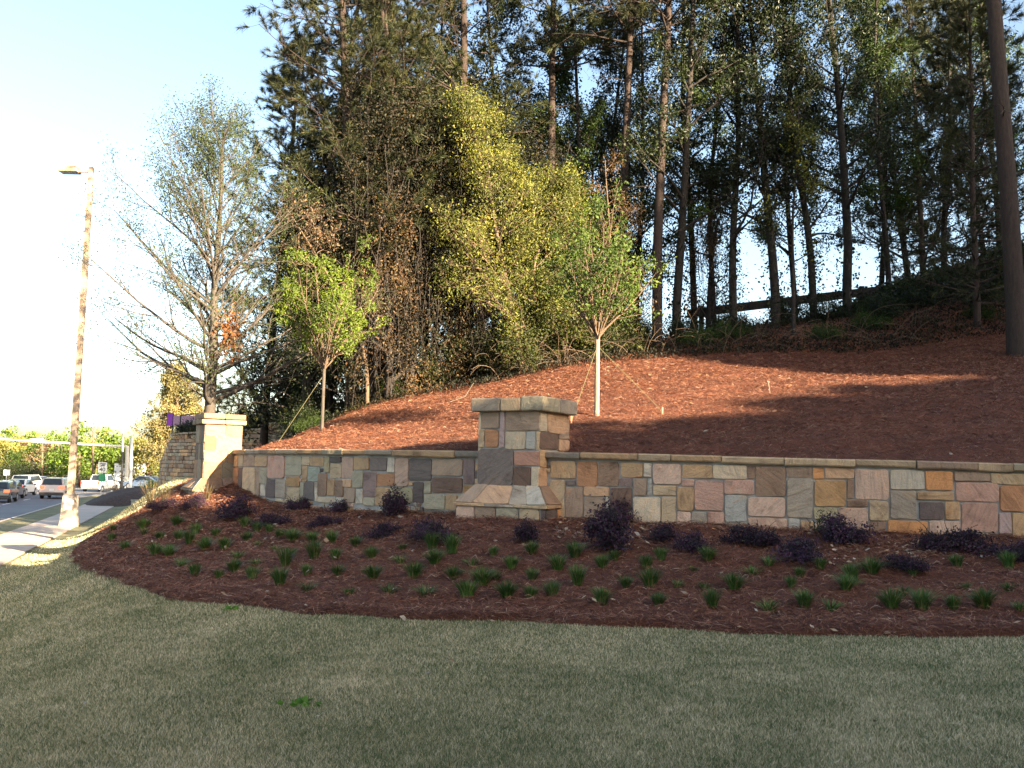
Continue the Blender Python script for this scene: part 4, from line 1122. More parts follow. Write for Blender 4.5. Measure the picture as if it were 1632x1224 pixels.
# ---------------------------------------------------------------- plants of the bed
def clump_mesh(seed, n=70, h=0.27, w=0.010, spread=0.55):
    rs = np.random.RandomState(seed)
    a = rs.rand(n) * 6.28; lean = rs.rand(n) ** 0.7 * spread; L = h * (0.6 + 0.5 * rs.rand(n))
    d = np.c_[np.cos(a), np.sin(a)]; b0 = d * (rs.rand(n) * 0.06)[:, None]
    s = np.c_[-d[:, 1], d[:, 0]]; V = []
    for t in (0, 0.4, 0.75, 1.0):
        r = lean * L * (t ** 1.6) * 1.3; z = L * (t - 0.38 * lean * t * t)
        c = b0 + d * r[:, None]; ww = w * (1.0, 0.95, 0.7, 0.12)[(0, 0.4, 0.75, 1.0).index(t)] / 2
        V.append(np.c_[c - s * ww, z - 0.01]); V.append(np.c_[c + s * ww, z - 0.01])
    V = np.stack(V, axis=1).reshape(-1, 3)
    q = np.array([[0, 1, 3, 2], [2, 3, 5, 4], [4, 5, 7, 6]])
    F = (np.arange(n)[:, None, None] * 8 + q[None]).reshape(-1, 4)
    return np_mesh('clump', V, F)
CL = [(229,843),(230,852),(178,862),(180,847),(200,877),(281,838),(255,860),(285,861),(303,846),(312,853),(301,867),(345,855),(327,877),(247,885),(270,888),(290,903),(310,917),(348,923),(390,840),(409,848),(429,848),(394,863),
 (411,872),(446,858),(466,862),(440,878),(379,890),(408,902),(402,924),(455,902),(466,884),(498,864),(501,890),(489,916),(446,934),(489,942),(529,866),(535,893),(538,918),(567,871),(592,890),(556,949),(595,922),
 (639,898),(641,876),(688,876),(693,898),(720,882),(752,904),(786,886),(816,905),(848,884),(916,889),(889,908),(978,894),(960,906),(1054,894),(1029,906),(660,922),(722,924),(789,924),(769,932),(848,926),(921,932),(997,936),
 (1079,936),(619,948),(678,950),(744,952),(808,952),(880,952),(959,962),(1049,966),(1127,893),(1199,918),(1225,902),(1275,921),(1307,907),(1170,940),(1262,936),(1359,927),(1390,915),(1348,940),(1438,948),(1422,970),(1539,940),
 (1519,972),(1607,942),(1624,972),(1135,970),(1225,974),(1324,972),(1456,918),(1105,912),(1700,960),(1720,930)]
protos = [clump_mesh(200 + k, 230 + 40 * (k % 3), 0.20 + 0.02 * (k % 4), 0.0080, 0.48 + 0.18 * (k % 3)) for k in range(6)]
small = [clump_mesh(220 + k, 80, 0.15, 0.009, 1.0) for k in range(3)]
_r = np.random.RandomState(88)
for _ in range(900):
    x_ = 160 + 1470 * _r.rand(); lo_ = np.interp(x_, [160, 300, 600, 900, 1630], [850, 838, 872, 885, 905]); hi_ = np.interp(x_, [160, 300, 600, 1630], [872, 910, 952, 978]); y_ = lo_ + (hi_ - lo_) * _r.rand()
    sc_ = np.interp(x_, [160, 1630], [24, 44])
    if min(math.hypot(x_ - a, (y_ - b) * 1.3) for a, b in CL) > sc_ * 1.05 and len(CL) < 132: CL.append((x_, y_))
rs = np.random.RandomState(8)
edge_d = lambda x, y: float(np.min(np.linalg.norm(BO - np.array([x, y]), axis=1)))
pos = []
for px, py in CL:
    p = hit(px, py, lambda x, y: bed_z(x, y), 7, 32, 700); pos.append((px, edge_d(p[0], p[1]), p))
rows = [('front', 0, 1.25), ('second', 1.25, 2.2), ('third', 2.2, 3.3), ('back', 3.3, 99)]
rowset = {r[0]: sorted([q for q in pos if r[1] <= q[1] < r[2]], key=lambda q: q[0]) for r in rows}
def ordinal(n):
    return ORD[n] if n < len(ORD) else '%dth' % (n + 1)
for rn, lst in rowset.items():
    for i, (px, de, p) in enumerate(lst):
        smallish = rs.rand() < 0.28
        me = (small if smallish else protos)[rs.randint(3 if smallish else 6)]
        o = link('lily_clump', me, M_BLADE); o.location = p; o.rotation_euler = (rs.randn() * 0.08, rs.randn() * 0.08, rs.rand() * 6.28)
        s = 0.72 + 0.42 * rs.rand() ** 1.2; o.scale = (s, s, s)
        wd = 'small sparse' if smallish else ('tall leafy' if s > 1.05 else 'leafy')
        tag(o, '%s green clump, %s from the left in the %s row of the bed' % (wd, ordinal(i), rn), 'plant', 'green lily clumps in the mulch bed')

pbush = [make_bush(301, (0.34, 0.34, 0.28), 3600, 0.04, M_LEAF_PURPLE, 12, 'purple_shrub', M_BARK_DARK, 24, 0.22), make_bush(302, (0.50, 0.40, 0.22), 4200, 0.04, M_LEAF_PURPLE, 16, 'purple_shrub', M_BARK_DARK, 30, 0.19), make_bush(303, (0.26, 0.26, 0.46), 3600, 0.04, M_LEAF_PURPLE, 12, 'purple_shrub', M_BARK_DARK, 24, 0.2)]
for px, py, k, s, lab in [
    (265, 812, 1, 0.8, 'low purple shrub at the far left tip of the shrub row'), (310, 812, 0, 0.8, 'small purple shrub just left of the far pillar foot'), (380, 826, 0, 1.15, 'dark purple shrub below the right foot of the far pillar'), (434, 838, 1, 0.75, 'low purple shrub in front of the left wall, slightly forward of its neighbours'),
    (486, 812, 1, 0.8, 'purple shrub against the left end of the wall'), (518, 838, 1, 0.62, 'low flat purple shrub in the forward row before the left wall'), (545, 818, 0, 0.7, 'round purple shrub close to the left wall'),
    (628, 824, 2, 0.95, 'tall narrow purple shrub in front of the left wall'), (612, 856, 1, 0.75, 'low spreading purple shrub in front of the tall narrow one'), (688, 862, 1, 1.05, 'broad dark purple shrub left of the central pillar'),
    (838, 866, 2, 0.62, 'thin purple shrub with one long sprig in front of the central pillar'), (968, 878, 2, 1.15, 'largest and most vivid purple shrub, right of the central pillar'), (985, 830, 0, 0.9, 'purple-green shrub against the wall behind the largest purple shrub'),
    (1060, 862, 0, 0.62, 'small dark shrub by the drain hole in the wall'), (1105, 880, 0, 0.7, 'faded purple shrub right of the drain hole'), (1195, 868, 1, 0.85, 'purple shrub with arching sprigs against the right wall'),
    (1272, 890, 1, 0.9, 'wide purple shrub in front of the right wall, forward of its neighbours'), (1345, 866, 0, 1.0, 'round purple shrub against the wall below the ochre stone'), (1440, 908, 1, 0.62, 'low dark shrub among the green clumps at right'),
    (1528, 880, 1, 1.0, 'spreading dark purple shrub with a long sprig at the right wall'), (1628, 896, 0, 0.7, 'purple shrub at the right edge of the picture')]:
    p = hit(px, py, lambda x, y: bed_z(x, y), 7, 32, 700)
    place(pbush[k], p, rs.rand() * 6, s * 0.93, lab, 'shrub', 'purple shrubs along the wall', tilt=(0.06, 0.04))
p = hit(1305, 850, lambda x, y: bed_z(x, y), 7, 32, 700)
place(make_bush(310, (0.16, 0.14, 0.28), 260, 0.035, M_LEAF_GREEN, 6, 'green_seedling', M_TWIG, 8, 0.2), p, 0, 1, 'small green seedling against the wall below the ochre stone', 'plant')
# dry ornamental grass by the far pillar and on the slope
M_DRY = mat_leaf('dry_grass', [(0.22, 0.15, 0.07), (0.30, 0.20, 0.10), (0.16, 0.16, 0.06)], 0.3)
for px, py, h, lab in [(330, 800, 0.5, 'dry tan grass tuft lit by the sun at the foot of the far pillar'), (240, 812, 0.75, 'tall dry grass tuft with reddish stems left of the far pillar'), (262, 806, 0.55, 'thin dry grass tuft between the tall tuft and the far pillar')]:
    p = hit(px, py, lambda x, y: bed_z(x, y), 7, 34, 700)
    o = link('grass_tuft', clump_mesh(int(px), 45, h, 0.010, 0.5), M_DRY); o.location = p
    tag(o, lab, 'grass tuft', 'dry grass tufts by the far pillar')

# pine straw strands lying on the bed and the mound
mt, nt, b = new_mat('straw_strand')
g_ = nt.nodes.new('ShaderNodeNewGeometry')
c = ramp(nt, g_.outputs['Random Per Island'], [(0, (0.050, 0.014, 0.009)), (0.35, (0.118, 0.036, 0.017)), (0.65, (0.21, 0.072, 0.033)), (0.88, (0.32, 0.135, 0.068)), (1.0, (0.48, 0.32, 0.22))])
nt.links.new(c, b.inputs['Base Color']); b.inputs['Roughness'].default_value = 0.75
M_STRAND = mt
def strands(name, P, rs, L, w, lift=0.02, swirl=0.0):
    n = len(P); a = rs.rand(n) * 6.28 if not swirl else swirl * wnoise(P[:, 0], P[:, 1], 1.2, 44) * 2.0 + rs.randn(n) * 0.9
    l = L * (0.5 + 0.8 * rs.rand(n)); t = rs.randn(n) * 0.22
    d = np.c_[np.cos(a) * np.cos(t), np.sin(a) * np.cos(t), np.sin(t)]; s = np.c_[-np.sin(a), np.cos(a), rs.randn(n) * 0.5]
    bend = rs.randn(n) * 0.12
    w = np.broadcast_to(w, (n,))
    A = P - d * l[:, None] / 2; B = P + d * l[:, None] / 2; M = P + s * (bend * l)[:, None]; M[:, 2] += lift * rs.rand(n)
    V = np.stack([A, M - s * w[:, None] / 2, B, M + s * w[:, None] / 2], axis=1).reshape(-1, 3)
    return link(name, np_mesh(name, V, np.arange(4 * n).reshape(-1, 4)), M_STRAND)
rs = np.random.RandomState(21)
n = 210000
u = rs.rand(n); v = rs.rand(n) ** 1.25
# more strands where the bed is near
ui = u * (NU - 1.001); vi = v * (NV - 1.001); i0 = ui.astype(int); j0 = vi.astype(int); fu = ui - i0; fv = vi - j0
G = np.dstack([XY, BZ])
P = (G[i0, j0] * ((1 - fu) * (1 - fv))[:, None] + G[i0 + 1, j0] * (fu * (1 - fv))[:, None] + G[i0, j0 + 1] * ((1 - fu) * fv)[:, None] + G[i0 + 1, j0 + 1] * (fu * fv)[:, None])
P[:, 2] += 0.006 + 0.02 * rs.rand(n)
wd = 0.0045 * np.clip(P[:, 1] / 10, 0.9, 2.5)
tag(strands('bed_straw', P, rs, 0.17, wd, 0.03), 'reddish brown pine straw spread over the planting bed', 'pine straw', kind='stuff')
n = 420000
X = rs.uniform(-8.5, 20, n); Yv = rs.uniform(13.2, 30, n)
ok = in_mound(X, Yv) & (Yv < 29.5) & (np.abs(X / Yv) < 0.66)
X, Yv = X[ok][:230000], Yv[ok][:230000]
P = np.c_[X, Yv, mound_z(X, Yv) + 0.006 + 0.03 * rs.rand(len(X))]
tag(strands('mound_straw', P, rs, 0.2, 0.0036 * P[:, 1] / 12, 0.04), 'reddish brown pine straw covering the mound behind the wall', 'pine straw', kind='stuff')

M_FALLEN = mat_leaf('fallen_leaves', [(0.24, 0.13, 0.07), (0.38, 0.27, 0.17), (0.50, 0.42, 0.33), (0.30, 0.15, 0.06)], 0.1, 0.6, 0.95)
def fallen(name, P, size):
    n = len(P); a = rs.rand(n) * 6.28; s = size * (0.5 + rs.rand(n)); d = np.c_[np.cos(a), np.sin(a), rs.randn(n) * 0.3]; e = np.c_[-np.sin(a), np.cos(a), rs.randn(n) * 0.4]
    V = np.stack([P, P + d * s[:, None] * .5 + e * s[:, None] * .3, P + d * s[:, None], P + d * s[:, None] * .5 - e * s[:, None] * .3], axis=1).reshape(-1, 3)
    return link(name, np_mesh(name, V, np.arange(4 * n).reshape(-1, 4)), M_FALLEN)
n = 2600; k = rs.choice(len(G.reshape(-1, 3)), n); P = G.reshape(-1, 3)[k] + rs.randn(n, 3) * np.array([0.1, 0.1, 0]) + np.array([0, 0, 0.03])
wl = 0.3 + 0.7 * (wnoise(P[:, 0], P[:, 1], 0.9, 71) > 0.1)
P = P[rs.rand(n) < wl * 0.75]
hp = np.array([hit(px, py, lambda x, y: bed_z(x, y), 7, 32, 500) for px, py in [(905, 852), (915, 845), (1000, 858), (1010, 850), (1020, 862), (1335, 886), (700, 870), (1430, 880), (1480, 885), (430, 862)]])
Q = hp[rs.randint(0, len(hp), 420)] + rs.randn(420, 3) * np.array([0.22, 0.22, 0.0]); Q[:, 2] = bed_z(Q[:, 0], Q[:, 1]) + 0.03
tag(fallen('bed_leaves', np.concatenate([P, Q]), 0.065), 'pale fallen leaves scattered over the planting bed', 'fallen leaves', kind='stuff')
X = rs.uniform(-6, 16, 900); Yv = rs.uniform(14, 28, 900); ok = in_mound(X, Yv); X, Yv = X[ok], Yv[ok]
P = np.c_[X, Yv, mound_z(X, Yv) + 0.035]
P = P[rs.rand(len(P)) < 0.3]
tag(fallen('mound_leaves', P, 0.10), 'a few pale fallen leaves on the straw mound', 'fallen leaves', kind='stuff')
X = rs.uniform(-6, 6, 160); Yv = rs.uniform(5, 14, 160); ok = ~in_poly(X, Yv, BED_POLY) & (np.abs(X / Yv) < 0.6) & (np.hypot(X - CX, Yv - CY) > R); X, Yv = X[ok][:46], Yv[ok][:46]
tag(fallen('lawn_leaves', np.c_[X, Yv, ground_z(X, Yv) + 0.025], 0.045), 'a few brown fallen leaves on the lawn', 'fallen leaves', kind='stuff')
# pale bare twig sticking up from the mound, left of the central pillar
q0 = hit(714, 642, mound_z, 15, 40); q1 = at(755, 610, q0[1] - 0.3)
mb = MB(); m_ = (q0 + q1) / 2 + np.array([0.12, 0, -0.1]); mb.bar((0, 0, 0), m_ - q0, 0.014, 0.012, 5).bar(m_ - q0, q1 - q0, 0.012, 0.006, 5)
o = mb.build('bare_twig', M_BARK_PALE); o.location = q0; tag(o, 'pale curved bare twig stuck in the straw left of the central pillar', 'twig')
q0 = hit(1227, 627, mound_z, 15, 40); mb = MB(); mb.bar((0, 0, 0), (-0.03, 0, 0.26), 0.010, 0.010, 5).bar((-0.06, 0, 0.26), (0.0, 0, 0.25), 0.014, 0.01, 5)
o = mb.build('stake', M_BARK_PALE); o.location = q0; tag(o, 'short pale stake standing in the sunlit straw', 'stake')

# turf blades
mt, nt, b = new_mat('turf_blade')
g_ = nt.nodes.new('ShaderNodeNewGeometry')
p0 = noise(nt, 0.55, 8, 0.85)
sm = N(nt, 'ShaderNodeMath', operation='MULTIPLY'); sm.inputs[1].default_value = 0.80; nt.links.new(p0, sm.inputs[0]); p1 = sm.outputs[0]
md = N(nt, 'ShaderNodeMath', operation='MULTIPLY_ADD'); md.inputs[1].default_value = 0.46
nt.links.new(g_.outputs['Random Per Island'], md.inputs[0]); nt.links.new(p1, md.inputs[2])
c = ramp(nt, md.outputs[0], [(0.36, (0.06, 0.105, 0.032)), (0.52, (0.13, 0.16, 0.055)), (0.63, (0.31, 0.28, 0.15)), (0.77, (0.56, 0.48, 0.30)), (0.94, (0.85, 0.72, 0.50))])
nt.links.new(c, b.inputs['Base Color']); b.inputs['Roughness'].default_value = 0.7
M_TBLADE = mt
def turf(n, Y0, Y1, x0, x1, h):
    Yv = Y0 * (Y1 / Y0) ** rs.rand(n); X = (x0 + (x1 - x0) * rs.rand(n)) * Yv
    ok = ~in_poly(X, Yv, BED_POLY) & (curb_side(X, Yv) > 3.85)
    ok &= np.hypot(X - CX, Yv - CY) > R + 0.05
    X, Yv = X[ok], Yv[ok]; n = len(X)
    a = rs.rand(n) * 6.28; ln = rs.rand(n) * 0.9; H = h * (0.5 + 0.8 * rs.rand(n)) * (1 + 0.10 * wnoise(X, Yv, 2.5, 4)); w = 0.0040 * np.clip(Yv / 6.5, 0.8, 4)
    P = np.c_[X, Yv, ground_z(X, Yv) - 0.004]; d = np.c_[np.cos(a), np.sin(a), np.zeros(n)]; b2 = rs.rand(n) * 6.28; s = np.c_[np.cos(b2), np.sin(b2), np.zeros(n)]
    tip = P + d * (H * ln)[:, None] + np.array([0, 0, 1]) * H[:, None]; mid = P + d * (H * ln * 0.3)[:, None] + np.array([0, 0, 0.55]) * H[:, None]
    V = np.stack([P - s * w[:, None] / 2, P + s * w[:, None] / 2, mid + s * w[:, None] * 0.4, tip, mid - s * w[:, None] * 0.4], axis=1).reshape(-1, 3)
    return V
V = np.concatenate([turf(760000, 4.3, 14, -0.62, 0.62, 0.030), turf(170000, 11, 34, -0.66, -0.25, 0.045)])
n = len(V) // 5
tag(link('turf', np_mesh('turf', V, np.arange(5 * n).reshape(-1, 5)), M_TBLADE), 'dormant straw-coloured lawn grass with greener patches', 'grass', kind='stuff')
M_WEED = mat_leaf('weed_green', [(0.08, 0.18, 0.02), (0.12, 0.24, 0.03)], 0.3, 0.6, 1.0)
for px, py, s in [(486, 1130, 0.55), (368, 975, 0.6)]:
    q = hit(px, py, ground_z, 4, 20, 700); nn_ = int(45 * s); P = q + rs.randn(nn_, 3) * np.array([0.09, 0.05, 0]) * s + np.array([0, 0, 0.03])
    o = leaves('broadleaf_weed', P - q, 0.045, rs, 0.8, -0.4, mat=M_WEED); o.location = q
    tag(o, {486: 'bright green weed patch in the lawn at lower left', 665: 'small green weed in the middle of the lawn', 368: 'bright yellow-green weed at the bed edge', 215: 'small green weed in the left part of the lawn'}[px], 'weed', kind='stuff')

# unseen leaf mass added behind the camera to shade the lawn, bed and wall
rs = np.random.RandomState(33)
n = 95000; W0 = 30.0
u = rs.uniform(-35, 60, n)
Hp = np.interp(u, [-35, 5, 8, 9, 12, 15, 19, 22.3, 23.3, 24.3, 24.8, 25.1, 25.5, 25.9, 27.2, 27.6, 28.6, 29.2, 34, 40, 60], [12, 11, 10.0, 7.6, 6.9, 7.0, 6.9, 7.1, 10.3, 12.0, 19.0, 15.0, 15.0, 19.5, 20.5, 20.5, 20.5, 20.5, 22, 23, 21]) + 0.30 * wnoise(u, u * 0, 1.6, 3)  # top height shaped along the row to set where sun and shade fall
top = Hp + W0 * math.tan(SUN_EL)
t = rs.rand(n) ** 0.62; z = 0.3 + (top - 0.3) * t
w_ = W0 + rs.rand(n) * 2.5
sv = SUN_AZ / np.linalg.norm(SUN_AZ); uv = np.array([-sv[1], sv[0]])
P = np.c_[sv[0] * w_ + uv[0] * u, sv[1] * w_ + uv[1] * u, z]
wo = leaves('shade_woodland', P, 0.85, rs, 0.9, 0.3, mat=M_LEAF_DARK)
tag(wo, 'unseen dense dark leaf mass added behind the viewer to shade the lawn, bed and wall', 'shade_woodland', kind='stuff')
# ---------------------------------------------------------------- street side, left
def gp(px, Y, py=750, z=None):
    p = at(px, py, Y); return np.array([p[0], p[1], float(ground_z(p[0], p[1])) if z is None else z])
M_POLE = mat_flat('tan_paint', (0.36, 0.26, 0.18), 0.55, vary=0.03)
M_DARKM = mat_flat('dark_metal', (0.03, 0.03, 0.03), 0.5)
M_GALV = mat_flat('galvanised', (0.45, 0.46, 0.47), 0.45, metal=0.3)
M_WHITE = mat_flat('white_paint', (0.78, 0.77, 0.74), 0.5, vary=0.04)
M_GLASSD = mat_flat('dark_glass', (0.02, 0.025, 0.03), 0.08, vary=0.05)
M_LENS = mat_flat('lamp_lens', (0.25, 0.25, 0.30), 0.2)

# shoebox street lamp
p = gp(115, 41.0); zt = at(150, 268, 41.0)[2] - p[2]
lp = empty('street_lamp', p, 0, 'tall tan square lamp post with shoebox head, on a flared concrete footing beside the sidewalk', 'street lamp')
mb = MB(); mb.box((0, 0, 0.20), (0.62, 0.62, 0.5), taper=0.93).box((0, 0, 0.92), (0.56, 0.56, 0.95), taper=0.86).box((0, 0, 1.41), (0.42, 0.42, 0.06)); mb.build('footing', M_CONC, lp, bevel=0.02)
mb = MB(); mb.box((0.05, -0.29, 0.98), (0.36, 0.05, 0.50)); mb.build('cover_plate', M_WHITE, lp)
mb = MB(); mb.box((0, 0, 1.44 + (zt - 1.44) / 2), (0.25, 0.25, zt - 1.44), taper=0.80).box((0, 0, zt + 0.02), (0.14, 0.14, 0.06)); mb.build('pole', M_POLE, lp, bevel=0.015)
mb = MB(); mb.box((-0.35, 0, zt - 0.16), (0.55, 0.10, 0.10)); mb.build('arm', M_POLE, lp)
hd = MB().box((-0.98, -0.02, zt - 0.12), (0.86, 0.55, 0.24)).box((-0.98, -0.02, zt + 0.02), (0.7, 0.42, 0.05)).build('lamp_head', M_POLE, lp, bevel=0.03)
MB().box((-0.98, -0.02, zt - 0.245), (0.74, 0.44, 0.02)).build('lens', M_LENS, hd)

# stacked block wall with gate rail and ivy
pts = np.array([tuple(at(px, py, Y)[:2]) for px, py, Y in [(256, 740, 46), (257, 740, 43.5), (260, 740, 41.5), (268, 740, 39.8), (290, 740, 38.8), (340, 740, 37.6), (400, 740, 36.4), (440, 740, 35.6), (490, 740, 34.5)]])
d_ = np.r_[0, np.cumsum(np.linalg.norm(np.diff(pts, axis=0), axis=1))]
def bw(s): return np.array([np.interp(s, d_, pts[:, 0]), np.interp(s, d_, pts[:, 1])])
s_of = lambda px: np.interp(px, [256, 257, 260, 268, 290, 340, 400, 440, 490], d_)
def bwtop(s): 
    return float(np.interp(s, [0, s_of(260), s_of(270), s_of(272), s_of(422), s_of(422.5), s_of(490)], [2.9, 3.3, 4.0, 4.18, 4.35, 4.55, 4.6]))
BWO = np.array([pts[4][0], pts[4][1], 1.5])
bwr = empty('block_retaining_wall', BWO, 0, 'stacked small grey-brown block retaining wall curving away behind the far pillar', 'retaining wall')
mb = MB(); core = MB(); rs = np.random.RandomState(3); z = 0.8; row = 0
while z < 4.6:
    h = 0.13 + 0.07 * rs.rand(); s = -rs.rand() * 0.2
    while s < d_[-1]:
        L = 0.18 + 0.28 * rs.rand(); a = bw(max(0, s)); b_ = bw(min(d_[-1], s + L)); t = b_ - a; ln = np.linalg.norm(t)
        if ln > 0.03 and z < bwtop(s + L / 2) - 0.02:
            z1 = min(z + h, bwtop(s + L / 2)); nrm = np.array([t[1], -t[0], 0]) / ln
            q = [np.array([a[0], a[1], z]), np.array([b_[0], b_[1], z]), np.array([b_[0], b_[1], z1]), np.array([a[0], a[1], z1])]
            stone_block(mb, [c_ - BWO for c_ in q], nrm, rs, np.array(PAL[['taupe', 'tan', 'grey', 'brown', 'sage'][rs.randint(5)]]) * (0.7 + 0.5 * rs.rand()), depth=0.05, gap=0.008, raise_=0.03 + 0.03 * rs.rand())
        s += L
    z += h
mb.build('blockwork', M_STONE, bwr, cols=True)
ss = np.linspace(0, d_[-1], 60)
for a, b_ in zip(ss[:-1], ss[1:]):
    A, B = bw(a), bw(b_); t = (B - A) / np.linalg.norm(B - A); nn_ = np.array([t[1], -t[0]]); ta, tb = bwtop(a) - 0.03, bwtop(b_) - 0.03
    f = [np.r_[A - nn_ * 0.02, 0.5], np.r_[B - nn_ * 0.02, 0.5], np.r_[B - nn_ * 0.02, tb], np.r_[A - nn_ * 0.02, ta], np.r_[A - nn_ * 0.4, 0.5], np.r_[B - nn_ * 0.4, 0.5], np.r_[B - nn_ * 0.4, tb], np.r_[A - nn_ * 0.4, ta]]
    core.add([q - BWO for q in f], [(0, 1, 2, 3), (3, 2, 6, 7), (5, 4, 7, 6)])
core.build('core', mat_flat('wall_core', (0.10, 0.09, 0.08), 1.0), bwr)
cp = MB()
for a in np.arange(s_of(272), d_[-1] - 0.4, 0.42):
    A, B = bw(a), bw(a + 0.41); c_ = (A + B) / 2; cp.box(np.array([c_[0], c_[1], bwtop(a + 0.2) + 0.03]) - BWO + np.array([0, 0.08, 0]), (0.42, 0.34, 0.07), rz=math.atan2(B[1] - A[1], B[0] - A[0]), col=PAL['grey'])
cp.build('coping', M_STONE, bwr, cols=True)
# terrace behind the wall
tz = 4.0
tp = [np.r_[bw(s), min(bwtop(s) - 0.1, 4.2)] for s in ss]
V = np.array(tp + [np.r_[p_[:2] + np.array([1.5, 9.0]), 4.2] for p_ in tp]); m = len(tp); i_ = np.arange(m - 1)
tag(link('terrace', np_mesh('terrace', V, np.stack([i_, i_ + 1, i_ + 1 + m, i_ + m], axis=1)), mat_flat('dark_soil', (0.06, 0.05, 0.03), 1.0)), kind='structure')
# ivy masses and shrubs on the terrace
for px, Y, s, szz, pr, lab in [(322, 39.0, 0.75, 1.1, bushD, 'dark shrub on the block wall behind the big tree trunk'), (298, 39.9, 0.55, 1.1, bushD, 'dark low shrub on the block wall left of the big tree trunk'),
                              (405, 38.0, 0.85, 1.2, bushD, 'dark ivy bush on the block wall right of the far pillar'), (440, 37.4, 1.1, 1.15, bushD, 'taller dark ivy bush on the block wall left of the left young tree'), (478, 36.6, 1.2, 1.2, bushD, 'dark bush where the block wall meets the mound'),
                              (515, 35.2, 1.4, 1.2, bushD, 'dark bush behind the trunk of the left young tree'), (285, 40.5, 0.3, 0.8, bushG, 'green ivy patch at the left end of the block wall')]:
    q = at(px, 700, Y); place(pr, (q[0], q[1], 4.05), px * 0.7, s, lab, 'bush', 'bushes on the block wall', sz=szz)
rail = empty('metal_railing', np.r_[at(288, 690, 39.3)[:2], 4.1], 0, 'thin dark metal railing stepping up along the top of the block wall', 'railing')
ro = np.array(rail.location)
segs_ = [((288, 662, 39.3), (347, 656, 38.2)), ((347, 648, 38.2), (437, 642, 36.8)), ((437, 632, 36.8), (490, 628, 35.8))]
for a, b_ in segs_:
    A, B = at(*a), at(*b_)
    MB().bar(A - ro, B - ro, 0.028, n=6).build('top_rail', M_DARKM, rail)
    MB().bar(np.r_[A[:2], 3.9] - ro, A + np.array([0, 0, 0.02]) - ro, 0.03, n=6).build('post', M_DARKM, rail)
a_, b_ = at(275, 670, 47), at(345, 668, 46)
bn = empty('banner', np.r_[(a_[:2] + b_[:2]) / 2, 4.2], 0, 'pale pink banner with a purple left end behind the block wall', 'banner')
L = np.linalg.norm(b_[:2] - a_[:2])
MB().box((0.15, 0, 0.95), (L - 0.35, 0.05, 0.5)).build('pale_panel', mat_flat('pale_pink', (0.45, 0.27, 0.36), 0.7), bn)
MB().box((-L / 2 + 0.14, 0, 1.0), (0.28, 0.05, 0.66)).build('purple_panel', mat_flat('purple_cloth', (0.30, 0.06, 0.42), 0.7), bn)
MB().bar((-L / 2 + 0.3, 0.06, -0.2), (-L / 2 + 0.3, 0.06, 1.3), 0.03).bar((L / 2 - 0.3, 0.06, -0.2), (L / 2 - 0.3, 0.06, 1.3), 0.03).build('support_posts', M_DARKM, bn)
# small bare tree and shrub on the terrace
T = Tree(501); rs = T.rs; o = empty('small_tree', np.r_[at(411, 690, 38.5)[:2], 3.8], 0, 'small dark tree with upswept branches on the block wall, right of the big tree', 'tree')
T.limb((0, 0, 0), (0.05, 0, 1), 2.0, 0.13, 0.10, 4, 0.05, 0, 9, [])
for k in range(11):
    a = rs.rand() * 6.28; T.limb((0, 0, 0.9 + rs.rand() * 1.1), (math.cos(a) * 0.8, math.sin(a) * 0.8, 0.9), 2.6 + rs.rand(), 0.05, 0.01, 7, 0.08, 0.03, 0, [(6, 0.45, 40, 0.2), (4, 0.5, 40, 0.2)], 0.2)
T.wood(M_BARK_DARK, o, 5); C, D = tip_arrays([t for t in T.tips if t[0][2] > 1.6]); leaves('leaf_crown', C + rs.randn(len(C), 3) * 0.1, 0.08, rs, 0.5, 0.3, mat=M_LEAF_GREEN, parent=o)
T = Tree(502); rs = T.rs; o = empty('bare_shrub', np.r_[at(380, 690, 39.0)[:2], 3.9], 0, 'leafless branching shrub against the sky between the big tree and the small tree', 'shrub')
for k in range(14):
    a = rs.rand() * 6.28; T.limb((0, 0, 0), (math.cos(a) * 0.7, math.sin(a) * 0.7, 1), 1.7 + rs.rand() * 0.6, 0.022, 0.006, 6, 0.08, 0.02, 0, [(5, 0.45, 40, 0.3)])
T.wood(M_BARK_DARK, o, 5, 'stems')

# mulch berm, utility box, marker
c0 = gp(224, 66); rs = np.random.RandomState(9)
nr, na = 12, 40; V = []; F = []
for i_ in range(nr + 1):
    for k in range(na):
        f = i_ / nr; a = k * 6.283 / na; rr = 1 + 0.08 * math.sin(3 * a)
        x, y = c0[0] + 3.6 * f * math.cos(a) * rr, c0[1] + 5.0 * f * math.sin(a) * rr
        V.append((x, y, c0[2] - 0.15 + 1.15 * (1 - f * f) ** 1.0 + 0.04 * math.sin(7 * a + 9 * f)))
for i_ in range(nr):
    for k in range(na): j = (k + 1) % na; F.append((i_ * na + k, (i_ + 1) * na + k, (i_ + 1) * na + j, i_ * na + j))
tag(link('mulch_berm', np_mesh('mulch_berm', np.array(V), np.array(F), smooth=True), mat_flat('dark_mulch', (0.045, 0.028, 0.022), 1.0, vary=0.4, scale=6, bmp=0.5)), kind='structure')
q = gp(222, 58); o = empty('utility_box', q, 0.4, 'small grey-green utility box on the grass slope before the dark mulch berm', 'utility box')
MB().box((0, 0, 0.16), (0.75, 0.45, 0.36), taper=0.97).build('housing', mat_flat('box_green', (0.28, 0.30, 0.25), 0.7), o, bevel=0.02); MB().box((0, 0, 0.36), (0.79, 0.49, 0.05)).build('lid', mat_flat('box_green_lid', (0.30, 0.32, 0.27), 0.7), o)
q = gp(180, 74); o = empty('marker_post', q, 0, 'short white marker post at the end of the sidewalk', 'marker post')
MB().bar((0, 0, -0.1), (0, 0, 0.62), 0.07, n=10).build('post', M_WHITE, o); MB().bar((0, 0, 0.62), (0, 0, 0.68), 0.08, 0.03, n=10).build('post_cap', M_WHITE, o)

